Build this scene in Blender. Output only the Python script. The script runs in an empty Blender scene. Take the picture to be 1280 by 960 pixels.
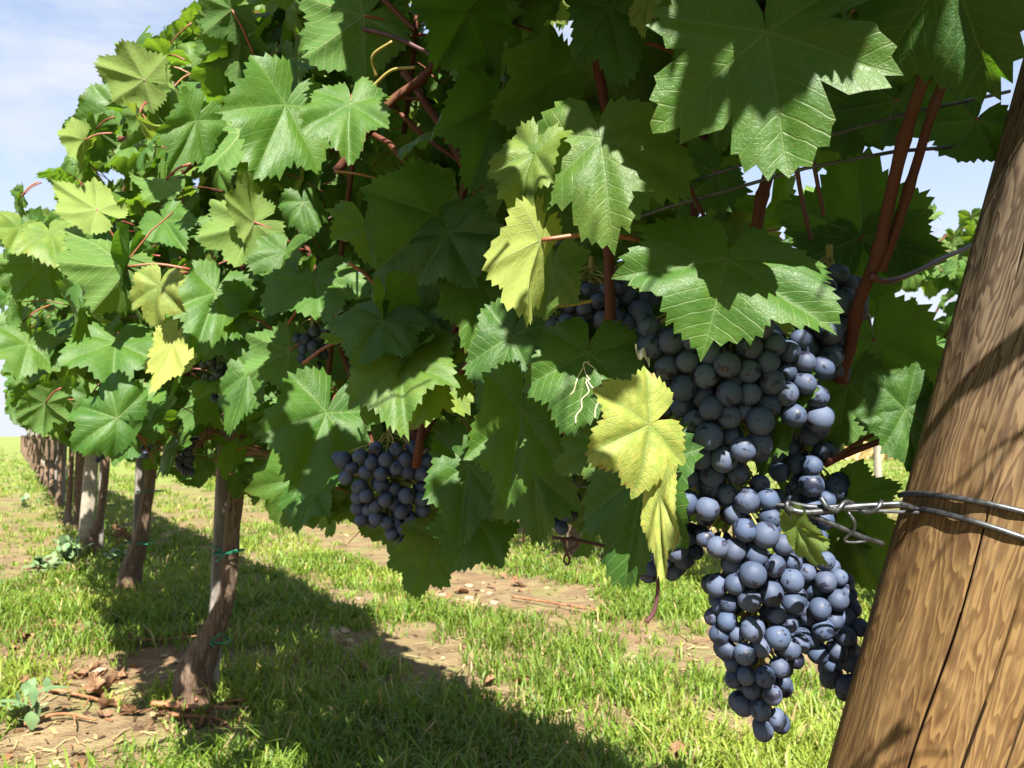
import bpy, math, random
import numpy as np
from mathutils import Vector, Matrix

random.seed(11)
rng = np.random.default_rng(11)
sc = bpy.context.scene
COL = sc.collection
R = math.radians

# ------------------------------------------------------------------ camera
CAMH = 0.60
FPX = 967.0                      # focal length in pixels of the 1280 px frame
PITCH = math.atan(65 / FPX)
cam_d = bpy.data.cameras.new("camera")
cam = bpy.data.objects.new("camera", cam_d)
COL.objects.link(cam)
cam.location = (0, 0, CAMH)
cam.rotation_euler = (math.pi / 2 + PITCH, 0, 0)
cam_d.sensor_width = 36
cam_d.lens = 36 * FPX / 1280
cam_d.clip_start = 0.02
cam_d.clip_end = 2000
cam_d.dof.use_dof = True
cam_d.dof.focus_distance = 0.47
cam_d.dof.aperture_fstop = 26
sc.camera = cam

# ------------------------------------------------------------------ light
SUN_EL = R(49)
SUN_H = np.array([-0.14, 0.990])                 # horizontal travel of the light
L = np.array([SUN_H[0] * math.cos(SUN_EL), SUN_H[1] * math.cos(SUN_EL), -math.sin(SUN_EL)])
TOSUN = -L
world = bpy.data.worlds.new("World")
sc.world = world
world.use_nodes = True
wn = world.node_tree
wn.nodes.clear()
sky = wn.nodes.new("ShaderNodeTexSky")
sky.sky_type = 'NISHITA'
sky.sun_disc = False
sky.sun_elevation = SUN_EL
sky.sun_rotation = math.atan2(-SUN_H[0], -SUN_H[1])
sky.air_density = 1.0
sky.dust_density = 1.0
tc = wn.nodes.new("ShaderNodeTexCoord")
mp = wn.nodes.new("ShaderNodeMapping")
mp.inputs['Scale'].default_value = (1.0, 1.0, 2.4)
mp.inputs['Rotation'].default_value = (0.2, 0.5, 0.3)
nz = wn.nodes.new("ShaderNodeTexNoise")
nz.inputs['Scale'].default_value = 2.6
nz.inputs['Detail'].default_value = 7
nz.inputs['Roughness'].default_value = 0.62
nz.inputs['Distortion'].default_value = 0.35
cr = wn.nodes.new("ShaderNodeValToRGB")
cr.color_ramp.elements[0].position = 0.40
cr.color_ramp.elements[0].color = (0.22, 0.22, 0.22, 1)
cr.color_ramp.elements[1].position = 0.70
cr.color_ramp.elements[1].color = (0.95, 0.95, 0.95, 1)
mx = wn.nodes.new("ShaderNodeMix")
mx.data_type = 'RGBA'
mx.inputs[7].default_value = (4.3, 4.5, 4.9, 1)
bg = wn.nodes.new("ShaderNodeBackground")
bg.inputs['Strength'].default_value = 0.050
wo = wn.nodes.new("ShaderNodeOutputWorld")
wn.links.new(tc.outputs['Generated'], mp.inputs['Vector'])
wn.links.new(mp.outputs['Vector'], nz.inputs['Vector'])
wn.links.new(nz.outputs['Fac'], cr.inputs['Fac'])
sep = wn.nodes.new("ShaderNodeSeparateXYZ"); wn.links.new(tc.outputs['Generated'], sep.inputs[0])
hz = wn.nodes.new("ShaderNodeMapRange"); hz.interpolation_type = 'SMOOTHSTEP'
for i_, v_ in enumerate((0.0, 0.62, 1.0, 0.0)): hz.inputs[i_ + 1].default_value = v_
wn.links.new(sep.outputs[2], hz.inputs[0])
mxf = wn.nodes.new("ShaderNodeMath"); mxf.operation = 'MAXIMUM'
wn.links.new(cr.outputs['Color'], mxf.inputs[0]); wn.links.new(hz.outputs[0], mxf.inputs[1])
wn.links.new(mxf.outputs[0], mx.inputs[0])
gain = wn.nodes.new("ShaderNodeMix"); gain.data_type = 'RGBA'; gain.blend_type = 'MULTIPLY'
gain.inputs[0].default_value = 1.0
gain.inputs[7].default_value = (0.95, 1.12, 1.28, 1)
wn.links.new(sky.outputs['Color'], gain.inputs[6])
wn.links.new(gain.outputs[2], mx.inputs[6])
wn.links.new(mx.outputs[2], bg.inputs['Color'])
wn.links.new(bg.outputs['Background'], wo.inputs['Surface'])

sd = bpy.data.lights.new("sun", 'SUN')
sd.energy = 5.0
sd.angle = R(0.5)
sd.color = (1.0, 0.95, 0.86)
so = bpy.data.objects.new("sun", sd)
COL.objects.link(so)
so.rotation_euler = Vector(L.tolist()).to_track_quat('-Z', 'Y').to_euler()
so.location = (0, 0, 6)

sc.view_settings.view_transform = 'Standard'
sc.view_settings.look = 'None'
sc.view_settings.gamma = 1
sc.view_settings.exposure = 2.05
sc.render.engine = 'CYCLES'
sc.cycles.max_bounces = 7
sc.cycles.diffuse_bounces = 2
sc.cycles.glossy_bounces = 2
sc.cycles.transmission_bounces = 5
sc.cycles.caustics_reflective = False
sc.cycles.caustics_refractive = False
sc.cycles.use_denoising = True
sc.cycles.sample_clamp_indirect = 6

# ------------------------------------------------------------------ frames of reference
RD = np.array([-0.543, 0.840, 0.0])             # along the row, away from the camera
RN = np.array([0.840, 0.543, 0.0])              # across the row, away from the camera
P0 = 0.355                                      # the near row's distance from the camera
ROW2 = 2.42
UP = np.array([0, 0, 1.0])
CAMP = np.array([0, 0, CAMH])
cP, sP = math.cos(PITCH), math.sin(PITCH)

def U(px, py, z):
    """the point of the place seen at pixel px, py, z metres deep"""
    xc, yc = (px - 640) / FPX, -(py - 480) / FPX
    return CAMP + z * np.array([xc, cP - sP * yc, sP + cP * yc])

def proj(P):
    P = np.asarray(P, float) - CAMP
    z = P[..., 1] * cP + P[..., 2] * sP
    yc = -P[..., 1] * sP + P[..., 2] * cP
    zz = np.where(np.abs(z) < 1e-6, 1e-6, z)
    return 640 + FPX * P[..., 0] / zz, 480 - FPX * yc / zz, z

def row(p, t, h=0.0):
    return RN * p + RD * t + UP * h

def nrm(v):
    v = np.asarray(v, float)
    return v / (np.linalg.norm(v, axis=-1, keepdims=True) + 1e-12)

# value noise in numpy
def vnoise(x, y, seed=0):
    xi, yi = np.floor(x).astype(np.int64), np.floor(y).astype(np.int64)
    fx, fy = x - xi, y - yi
    fx, fy = fx * fx * (3 - 2 * fx), fy * fy * (3 - 2 * fy)
    def h(a, b):
        n = (a * 374761393 + b * 668265263 + seed * 974711) & 0x7fffffff
        n = ((n ^ (n >> 13)) * 1274126177) & 0x7fffffff
        n = n ^ (n >> 16)
        return (n & 0xffff) / 65535.0
    return (h(xi, yi) * (1 - fx) + h(xi + 1, yi) * fx) * (1 - fy) + (h(xi, yi + 1) * (1 - fx) + h(xi + 1, yi + 1) * fx) * fy

def fbm(x, y, seed=0, o=4):
    s = 0; a = 0.5; tot = 0
    for k in range(o):
        s = s + a * vnoise(x * 2 ** k, y * 2 ** k, seed + k); tot += a; a *= 0.5
    return s / tot

# ------------------------------------------------------------------ object helpers
def make_mesh(name, V, loops, totals, mats=(), mi=None, uv=None, uv2=None, col=None, smooth=True):
    me = bpy.data.meshes.new(name)
    V = np.asarray(V, np.float32)
    loops = np.asarray(loops, np.int32); totals = np.asarray(totals, np.int32)
    me.vertices.add(len(V)); me.vertices.foreach_set("co", V.ravel())
    me.loops.add(len(loops)); me.loops.foreach_set("vertex_index", loops)
    me.polygons.add(len(totals))
    st = np.zeros(len(totals), np.int32); st[1:] = np.cumsum(totals)[:-1]
    me.polygons.foreach_set("loop_start", st)
    me.polygons.foreach_set("loop_total", totals)
    if mi is not None: me.polygons.foreach_set("material_index", np.asarray(mi, np.int32))
    if smooth: me.polygons.foreach_set("use_smooth", np.ones(len(totals), bool))
    for m in mats: me.materials.append(m)
    if uv is not None:
        l = me.uv_layers.new(name="vein"); l.data.foreach_set("uv", np.asarray(uv, np.float32).ravel())
    if uv2 is not None:
        l = me.uv_layers.new(name="flat"); l.data.foreach_set("uv", np.asarray(uv2, np.float32).ravel())
    if col is not None:
        a = me.color_attributes.new("tint", 'FLOAT_COLOR', 'POINT')
        c = np.zeros((len(V), 4), np.float32); col = np.asarray(col); c[:, :col.shape[1]] = col
        a.data.foreach_set("color", c.ravel())
    me.update(calc_edges=True)
    return me

def link(name, me, parent=None, loc=None):
    o = bpy.data.objects.new(name, me)
    COL.objects.link(o)
    if loc is not None: o.location = [float(a) for a in loc]
    if parent is not None: o.parent = parent
    return o

def tag(o, label=None, cat=None, group=None, kind=None):
    if label: o['label'] = label
    if cat: o['category'] = cat
    if group: o['group'] = group
    if kind: o['kind'] = kind
    return o

def empty(name, loc, label, cat, group=None):
    o = bpy.data.objects.new(name, None)
    COL.objects.link(o)
    o.location = [float(a) for a in loc]
    o.empty_display_size = 0.05
    return tag(o, label, cat, group)

class MB:
    """collects tubes, strips and other pieces for one mesh object"""
    def __init__(self):
        self.V = []; self.Lp = []; self.T = []; self.M = []; self.n = 0
    def add(self, V, faces, m=0):
        V = np.asarray(V, float)
        self.V.append(V)
        for f in faces:
            self.Lp.extend([i + self.n for i in f]); self.T.append(len(f)); self.M.append(m)
        self.n += len(V)
    def tube(self, pts, rad, k=8, m=0, cap=True, wob=0.0):
        pts = np.asarray(pts, float); n = len(pts)
        rad = np.full(n, rad) if np.isscalar(rad) else np.asarray(rad, float)
        tan = nrm(np.gradient(pts, axis=0))
        a = np.array([0.31, 0.17, 0.93]); 
        if abs(tan[0] @ nrm(a)) > 0.95: a = np.array([1.0, 0.1, 0])
        u = nrm(np.cross(tan[0], a)); V = []
        for i in range(n):
            u = nrm(u - tan[i] * (u @ tan[i])); w = np.cross(tan[i], u)
            for j in range(k):
                th = 2 * math.pi * j / k
                rr = rad[i] * (1 + (wob * (random.random() - .5) if wob else 0))
                V.append(pts[i] + rr * (math.cos(th) * u + math.sin(th) * w))
        F = [[i * k + j, i * k + (j + 1) % k, (i + 1) * k + (j + 1) % k, (i + 1) * k + j] for i in range(n - 1) for j in range(k)]
        if cap:
            F.append(list(range(k))[::-1]); F.append([(n - 1) * k + j for j in range(k)])
        self.add(V, F, m)
    def build(self, name, mats, parent=None, loc=(0, 0, 0), smooth=True):
        V = np.concatenate(self.V) - np.asarray(loc, float)
        me = make_mesh(name, V, self.Lp, self.T, mats if isinstance(mats, (list, tuple)) else [mats], self.M, smooth=smooth)
        return link(name, me, parent, loc if parent is None else None)

def spline(pts, n):
    """Catmull-Rom through pts (any number of columns)"""
    P = np.asarray(pts, float)
    P = np.vstack([2 * P[0] - P[1], P, 2 * P[-1] - P[-2]])
    out = []
    m = len(P) - 3
    for q in np.linspace(0, m - 1e-6, n):
        i = int(q); f = q - i
        a, b, c, d = P[i], P[i + 1], P[i + 2], P[i + 3]
        out.append(0.5 * ((2 * b) + (-a + c) * f + (2 * a - 5 * b + 4 * c - d) * f * f + (-a + 3 * b - 3 * c + d) * f ** 3))
    return np.array(out)

# ------------------------------------------------------------------ materials
def newmat(name):
    m = bpy.data.materials.new(name); m.use_nodes = True
    nt = m.node_tree; nt.nodes.clear()
    out = nt.nodes.new("ShaderNodeOutputMaterial")
    return m, nt, out

class NT:
    def __init__(self, nt): self.nt = nt
    def n(self, t, **kw):
        x = self.nt.nodes.new(t)
        for k, v in kw.items(): setattr(x, k, v)
        return x
    def l(self, a, b): self.nt.links.new(a, b)
    def val(self, x, i):
        if hasattr(x, 'is_output') or hasattr(x, 'links'): return x
        return None
    def math(self, op, a, b=None, c=None, clamp=False):
        x = self.n("ShaderNodeMath", operation=op, use_clamp=clamp)
        for i, v in enumerate((a, b, c)):
            if v is None: continue
            if isinstance(v, (int, float)): x.inputs[i].default_value = v
            else: self.l(v, x.inputs[i])
        return x.outputs[0]
    def mix(self, f, a, b, blend='MIX'):
        x = self.n("ShaderNodeMix", data_type='RGBA', blend_type=blend)
        for i, v in ((0, f), (6, a), (7, b)):
            if isinstance(v, (int, float)): x.inputs[i].default_value = v
            elif isinstance(v, tuple): x.inputs[i].default_value = (*v, 1) if len(v) == 3 else v
            else: self.l(v, x.inputs[i])
        return x.outputs[2]
    def noise(self, vec, scale, detail=3, rough=0.55, dist=0.0):
        x = self.n("ShaderNodeTexNoise")
        x.inputs['Scale'].default_value = scale; x.inputs['Detail'].default_value = detail
        x.inputs['Roughness'].default_value = rough; x.inputs['Distortion'].default_value = dist
        if vec is not None: self.l(vec, x.inputs['Vector'])
        return x.outputs['Fac']
    def ramp(self, f, *stops):
        x = self.n("ShaderNodeValToRGB"); e = x.color_ramp.elements
        while len(e) < len(stops): e.new(0.5)
        for i, (p, c) in enumerate(stops):
            e[i].position = p; e[i].color = (*c, 1) if isinstance(c, tuple) else (c, c, c, 1)
        self.l(f, x.inputs['Fac']); return x.outputs['Color']
    def sm(self, v, a, b, lo=0.0, hi=1.0):
        x = self.n("ShaderNodeMapRange", interpolation_type='SMOOTHSTEP')
        self.l(v, x.inputs[0])
        for i, q in enumerate((a, b, lo, hi)): x.inputs[i + 1].default_value = q
        return x.outputs[0]
    def bump(self, h, st, dist, normal=None):
        x = self.n("ShaderNodeBump"); x.inputs['Strength'].default_value = st; x.inputs['Distance'].default_value = dist
        self.l(h, x.inputs['Height'])
        if normal is not None: self.l(normal, x.inputs['Normal'])
        return x.outputs[0]
    def bsdf(self, color, rough=0.6, spec=0.5, normal=None, **kw):
        x = self.n("ShaderNodeBsdfPrincipled")
        for k, v in (('Base Color', color), ('Roughness', rough), ('Specular IOR Level', spec), *kw.items()):
            if isinstance(v, (int, float)): x.inputs[k].default_value = v
            elif isinstance(v, tuple): x.inputs[k].default_value = (*v, 1)
            else: self.l(v, x.inputs[k])
        if normal is not None: self.l(normal, x.inputs['Normal'])
        return x.outputs[0]

def leaf_material():
    m, nt, out = newmat("vine_leaf")
    q = NT(nt)
    uv = q.n("ShaderNodeUVMap", uv_map="vein").outputs[0]
    fl = q.n("ShaderNodeUVMap", uv_map="flat").outputs[0]
    sx = q.n("ShaderNodeSeparateXYZ"); q.l(uv, sx.inputs[0])
    s, d = sx.outputs[0], q.math('ABSOLUTE', sx.outputs[1])
    tint = q.n("ShaderNodeAttribute", attribute_name="tint")
    tr = q.n("ShaderNodeSeparateColor"); q.l(tint.outputs['Color'], tr.inputs[0])
    rnd, yel, dust = tr.outputs[0], tr.outputs[1], tr.outputs[2]
    # main vein, tapering outward
    w = q.math('MULTIPLY_ADD', s, -0.011, 0.0155)
    dm = q.math('DIVIDE', d, q.math('MAXIMUM', w, 0.003))
    main = q.sm(dm, 0.55, 1.25, 1.0, 0.0)
    # side veins, slanting forward from the main vein
    warp = q.noise(fl, 7.0, 1)
    ph = q.math('MULTIPLY', q.math('ADD', q.math('MULTIPLY_ADD', d, -0.95, s), q.math('MULTIPLY', warp, 0.035)), 7.5)
    fr = q.math('ABSOLUTE', q.math('SUBTRACT', q.math('FRACT', ph), 0.5))
    sec = q.sm(fr, 0.025, 0.085, 0.75, 0.0)
    # fine net
    vo = q.n("ShaderNodeTexVoronoi", feature='DISTANCE_TO_EDGE'); vo.inputs['Scale'].default_value = 26
    q.l(fl, vo.inputs['Vector'])
    net = q.sm(vo.outputs['Distance'], 0.0, 0.12, 0.18, 0.0)
    vein = q.math('MAXIMUM', main, sec)
    allv = q.math('MAXIMUM', vein, net)
    n1 = q.noise(fl, 2.2, 4); n2 = q.noise(fl, 9, 3)
    # colours of the two sides
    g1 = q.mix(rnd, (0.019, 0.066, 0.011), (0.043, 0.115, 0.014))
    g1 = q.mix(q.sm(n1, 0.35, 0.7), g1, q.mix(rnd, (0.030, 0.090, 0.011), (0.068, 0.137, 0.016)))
    ygn = q.mix(q.sm(n2, 0.3, 0.75), (0.30, 0.36, 0.070), (0.46, 0.42, 0.11))
    rim = q.math('ADD', tint.outputs['Alpha'], q.math('MULTIPLY_ADD', q.noise(fl, 5, 3), 0.5, -0.25))
    side = q.sm(dm, 0.8, 7.0)                         # yellowing starts between the veins
    yv = q.math('MULTIPLY', yel, q.math('MULTIPLY_ADD', q.math('MULTIPLY', side, q.sm(n1, 0.25, 0.6)), 0.45, 0.55))
    top = q.mix(yv, g1, ygn)
    top = q.mix(q.math('MULTIPLY', vein, 0.42), top, (0.15, 0.21, 0.06))
    top = q.mix(q.math('MULTIPLY', net, 0.5), top, (0.10, 0.17, 0.05))
    burn = q.math('MULTIPLY', q.sm(rim, 0.97, 1.08), q.math('MAXIMUM', q.math('MULTIPLY', q.sm(rnd, 0.62, 0.8), 0.7), q.sm(yel, 0.3, 0.7)))
    top = q.mix(burn, top, (0.20, 0.11, 0.035))
    # pale spray dust and specks
    sp = q.noise(fl, 34, 2, 0.7)
    speck = q.math('MULTIPLY', q.sm(sp, 0.69, 0.73), q.sm(n1, 0.45, 0.62))
    speck = q.math('MULTIPLY', speck, dust)
    top = q.mix(q.math('MULTIPLY', speck, 0.65), top, (0.36, 0.42, 0.36))
    # brown flecks
    br = q.math('MULTIPLY', q.sm(q.noise(fl, 13, 2, 0.6), 0.715, 0.745), q.sm(rnd, 0.45, 0.6))
    top = q.mix(q.math('MULTIPLY', br, 0.8), top, (0.16, 0.075, 0.03))
    under = q.mix(yel, q.mix(rnd, (0.048, 0.120, 0.028), (0.075, 0.150, 0.034)), (0.42, 0.42, 0.10))
    under = q.mix(q.math('MULTIPLY', vein, 0.6), under, (0.22, 0.26, 0.11))
    geo = q.n("ShaderNodeNewGeometry")
    col = q.mix(geo.outputs['Backfacing'], top, under)
    h = q.math('ADD', q.math('MULTIPLY', allv, -0.55), q.math('MULTIPLY', q.noise(fl, 11, 3), 0.8))
    nrmv = q.bump(h, 0.36, 0.0022)
    rough = q.math('ADD', q.math('MULTIPLY', q.noise(fl, 6, 3), 0.22), q.math('MULTIPLY_ADD', geo.outputs['Backfacing'], 0.25, 0.38))
    spec = q.math('MULTIPLY_ADD', geo.outputs['Backfacing'], -0.15, 0.29)
    pb = q.bsdf(col, rough, spec, nrmv)
    tl = q.n("ShaderNodeBsdfTranslucent")
    tcol = q.mix(yel, q.mix(rnd, (0.11, 0.28, 0.010), (0.21, 0.40, 0.020)), (0.62, 0.58, 0.07))
    tcol = q.mix(q.math('MULTIPLY', vein, 0.45), tcol, (0.09, 0.15, 0.02))
    tcol = q.mix(q.math('MULTIPLY', net, 0.6), tcol, (0.12, 0.2, 0.015))
    q.l(tcol, tl.inputs['Color']); q.l(nrmv, tl.inputs['Normal'])
    ms = q.n("ShaderNodeMixShader"); ms.inputs[0].default_value = 0.34
    q.l(pb, ms.inputs[1]); q.l(tl.outputs[0], ms.inputs[2]); q.l(ms.outputs[0], out.inputs['Surface'])
    return m

def simple(name, c1, c2, scale, rough=0.7, spec=0.3, bump=0.0, bdist=0.002, stretch=(1, 1, 1), det=4, coord='Object'):
    m, nt, out = newmat(name); q = NT(nt)
    t = q.n("ShaderNodeTexCoord"); mpn = q.n("ShaderNodeMapping"); mpn.inputs['Scale'].default_value = stretch
    q.l(t.outputs[coord], mpn.inputs[0])
    f = q.noise(mpn.outputs[0], scale, det, 0.6)
    c = q.ramp(f, (0.33, c1), (0.67, c2))
    nn = q.bump(f, bump, bdist) if bump else None
    q.l(q.bsdf(c, rough, spec, nn), out.inputs['Surface'])
    return m

def bark_material():
    m, nt, out = newmat("vine_bark"); q = NT(nt)
    t = q.n("ShaderNodeTexCoord"); mpn = q.n("ShaderNodeMapping"); mpn.inputs['Scale'].default_value = (1, 1, 0.09)
    q.l(t.outputs['Object'], mpn.inputs[0])
    f = q.noise(mpn.outputs[0], 170, 5, 0.65, 0.6)
    g = q.noise(t.outputs['Object'], 14, 4, 0.6)
    c = q.ramp(f, (0.30, (0.035, 0.022, 0.015)), (0.50, (0.125, 0.085, 0.058)), (0.72, (0.25, 0.19, 0.135)))
    c = q.mix(q.sm(g, 0.4, 0.7, 0, 0.55), c, (0.16, 0.088, 0.052))
    q.l(q.bsdf(c, 0.85, 0.15, q.bump(f, 1.0, 0.006)), out.inputs['Surface'])
    return m

def cane_material():
    m, nt, out = newmat("cane_bark"); q = NT(nt)
    t = q.n("ShaderNodeTexCoord")
    f = q.noise(t.outputs['Object'], 9, 3); g = q.noise(t.outputs['Object'], 160, 3)
    c = q.ramp(f, (0.3, (0.055, 0.018, 0.012)), (0.55, (0.090, 0.031, 0.015)), (0.75, (0.13, 0.064, 0.028)))
    c = q.mix(q.math('MULTIPLY', g, 0.5), c, (0.07, 0.02, 0.015))
    q.l(q.bsdf(c, 0.66, 0.22, q.bump(g, 0.6, 0.0012)), out.inputs['Surface'])
    return m

def berry_material():
    m, nt, out = newmat("grape_skin"); q = NT(nt)
    t = q.n("ShaderNodeTexCoord"); oi = q.n("ShaderNodeObjectInfo")
    cb = q.n("ShaderNodeCombineXYZ")
    r = oi.outputs['Random']
    q.l(q.math('MULTIPLY', r, 37.0), cb.inputs[0]); q.l(q.math('MULTIPLY', r, 91.0), cb.inputs[1]); q.l(q.math('MULTIPLY', r, 53.0), cb.inputs[2])
    va = q.n("ShaderNodeVectorMath", operation='ADD'); q.l(t.outputs['Object'], va.inputs[0]); q.l(cb.outputs[0], va.inputs[1])
    v = va.outputs[0]
    a = q.noise(v, 0.85, 3, 0.55, 0.3); b = q.noise(v, 5.5, 5, 0.7); c3 = q.noise(v, 22, 3, 0.6)
    rub = q.sm(a, 0.56, 0.61)                       # where the bloom is wiped off
    streak = q.sm(b, 0.56, 0.72, 0, 0.55)
    bloom = q.mix(r, (0.050, 0.075, 0.138), (0.080, 0.102, 0.160))
    bloom = q.mix(q.math('MULTIPLY', c3, 0.5), bloom, (0.030, 0.046, 0.086))
    skin = q.mix(r, (0.008, 0.010, 0.020), (0.016, 0.012, 0.022))
    cover = q.math('MULTIPLY', q.math('SUBTRACT', 1.0, q.math('MULTIPLY', rub, 0.85)), q.math('SUBTRACT', 1.0, streak))
    cover = q.math('MULTIPLY', cover, q.math('MULTIPLY_ADD', q.math('FRACT', q.math('MULTIPLY', r, 17.3)), 0.35, 0.65))
    # the small scar opposite the stalk
    sp = q.n("ShaderNodeSeparateXYZ"); q.l(t.outputs['Object'], sp.inputs[0])
    r2 = q.math('ADD', q.math('MULTIPLY', sp.outputs[0], sp.outputs[0]), q.math('MULTIPLY', sp.outputs[1], sp.outputs[1]))
    scar = q.math('MULTIPLY', q.sm(r2, 0.004, 0.008, 1.0, 0.0), q.math('MULTIPLY', q.math('LESS_THAN', sp.outputs[2], 0.0), q.math('GREATER_THAN', sp.outputs[2], -1.3)))
    col = q.mix(cover, skin, bloom)
    col = q.mix(scar, col, (0.10, 0.07, 0.045))
    ro = q.math('MULTIPLY_ADD', cover, 0.38, 0.32)
    q.l(q.bsdf(col, ro, 0.28, q.bump(c3, 0.10, 0.05)), out.inputs['Surface'])
    return m

def post_material():
    m, nt, out = newmat("post_wood"); q = NT(nt)
    t = q.n("ShaderNodeTexCoord")
    mpn = q.n("ShaderNodeMapping"); mpn.inputs['Scale'].default_value = (1, 1, 0.17)
    q.l(t.outputs['Object'], mpn.inputs[0])
    # growth rings round a pith that wanders off the post's axis: the lathe cuts them into long flames
    nx = q.n("ShaderNodeTexNoise"); nx.inputs['Scale'].default_value = 10; nx.inputs['Detail'].default_value = 6
    nx.inputs['Roughness'].default_value = 0.56
    q.l(mpn.outputs[0], nx.inputs['Vector'])
    off = q.n("ShaderNodeVectorMath", operation='SUBTRACT'); q.l(nx.outputs['Color'], off.inputs[0]); off.inputs[1].default_value = (0.5, 0.5, 0.5)
    sc2 = q.n("ShaderNodeVectorMath", operation='SCALE'); q.l(off.outputs[0], sc2.inputs[0]); sc2.inputs['Scale'].default_value = 0.095
    ad = q.n("ShaderNodeVectorMath", operation='ADD'); q.l(t.outputs['Object'], ad.inputs[0]); q.l(sc2.outputs[0], ad.inputs[1])
    sx = q.n("ShaderNodeSeparateXYZ"); q.l(ad.outputs[0], sx.inputs[0])
    X = q.math('ADD', sx.outputs[0], q.math('MULTIPLY_ADD', sx.outputs[2], 0.020, -0.010))
    Y = q.math('ADD', sx.outputs[1], q.math('MULTIPLY_ADD', sx.outputs[2], -0.030, 0.022))
    rr = q.math('SQRT', q.math('ADD', q.math('MULTIPLY', X, X), q.math('MULTIPLY', Y, Y)))
    fr = q.math('FRACT', q.math('MULTIPLY', rr, 500.0))
    ring = q.math('MULTIPLY', q.sm(fr, 0.10, 0.80), q.sm(fr, 0.86, 1.0, 1.0, 0.0))
    fm = q.n("ShaderNodeMapping"); fm.inputs['Scale'].default_value = (1, 1, 0.03); q.l(t.outputs['Object'], fm.inputs[0])
    fib = q.noise(fm.outputs[0], 620, 3, 0.6)
    big = q.noise(mpn.outputs[0], 16, 3, 0.5)
    wob = q.noise(t.outputs['Object'], 55, 3, 0.6)
    early = q.mix(q.sm(big, 0.38, 0.66), (0.195, 0.122, 0.048), (0.155, 0.079, 0.024))
    late = q.mix(q.sm(big, 0.35, 0.65), (0.066, 0.031, 0.011), (0.050, 0.020, 0.006))
    col = q.mix(q.math('MULTIPLY', q.math('MULTIPLY', ring, q.sm(big, 0.25, 0.55, 0.55, 1.0)), q.sm(wob, 0.25, 0.6, 0.45, 1.0)), early, late)
    col = q.mix(q.sm(fib, 0.42, 0.66, 0.0, 0.75), col, (0.085, 0.048, 0.022))
    # weathered grey higher up, damp brown low down (object z is measured from the ground)
    so3 = q.n("ShaderNodeSeparateXYZ"); q.l(t.outputs['Object'], so3.inputs[0])
    gz = q.math('ADD', so3.outputs[2], q.math('MULTIPLY', big, 0.25))
    grey = q.sm(gz, 0.68, 0.92, 0.0, 0.75)
    col = q.mix(grey, col, q.mix(ring, (0.150, 0.122, 0.090), (0.055, 0.042, 0.032)))
    stain = q.math('MULTIPLY', q.sm(q.noise(mpn.outputs[0], 24, 3, 0.6), 0.50, 0.66), q.sm(gz, 0.48, 0.62, 0.75, 0.0))
    col = q.mix(stain, col, (0.125, 0.045, 0.013))
    h = q.math('ADD', q.math('MULTIPLY', ring, 0.25), q.math('MULTIPLY', fib, 0.8))
    q.l(q.bsdf(col, 0.7, 0.2, q.bump(h, 0.35, 0.0009)), out.inputs['Surface'])
    return m

def ground_material():
    m, nt, out = newmat("vineyard_soil"); q = NT(nt)
    t = q.n("ShaderNodeTexCoord"); v = t.outputs['Object']
    a = q.noise(v, 1.1, 5, 0.6); b = q.noise(v, 9, 5, 0.65); c = q.noise(v, 60, 4, 0.7)
    soil = q.ramp(b, (0.30, (0.105, 0.072, 0.040)), (0.55, (0.185, 0.135, 0.074)), (0.75, (0.26, 0.195, 0.115)))
    soil = q.mix(q.sm(a, 0.45, 0.7, 0, 0.6), soil, (0.18, 0.100, 0.055))
    soil = q.mix(q.sm(c, 0.55, 0.75, 0, 0.5), soil, (0.13, 0.085, 0.05))
    green = q.mix(b, (0.10, 0.155, 0.030), (0.20, 0.26, 0.055))
    sx = q.n("ShaderNodeSeparateXYZ"); q.l(v, sx.inputs[0])
    dist = q.math('POWER', q.math('ADD', q.math('POWER', sx.outputs[0], 2.0), q.math('POWER', sx.outputs[1], 2.0)), 0.5)
    far = q.sm(dist, 4.0, 14.0, 0.0, 0.85)
    cov = q.math('MULTIPLY', far, q.sm(q.math('ADD', a, q.math('MULTIPLY', b, 0.4)), 0.52, 0.72))
    col = q.mix(cov, soil, green)
    moss = q.math('MULTIPLY', q.sm(q.noise(v, 4.5, 5, 0.7), 0.48, 0.66), 0.55)
    col = q.mix(moss, col, (0.12, 0.15, 0.035))
    q.l(q.bsdf(col, 0.95, 0.1, q.bump(q.math('ADD', q.math('MULTIPLY', b, 1.0), q.math('MULTIPLY', c, 0.4)), 0.9, 0.03)), out.inputs['Surface'])
    return m

def blade_material(name, trans=0.4):
    m, nt, out = newmat(name); q = NT(nt)
    a = q.n("ShaderNodeAttribute", attribute_name="tint")
    pb = q.bsdf(a.outputs['Color'], 0.5, 0.3)
    tl = q.n("ShaderNodeBsdfTranslucent")
    q.l(q.mix(1.0, a.outputs['Color'], (1.7, 1.6, 0.8), 'MULTIPLY'), tl.inputs['Color'])
    ms = q.n("ShaderNodeMixShader"); ms.inputs[0].default_value = trans
    q.l(pb, ms.inputs[1]); q.l(tl.outputs[0], ms.inputs[2]); q.l(ms.outputs[0], out.inputs['Surface'])
    return m

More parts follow.
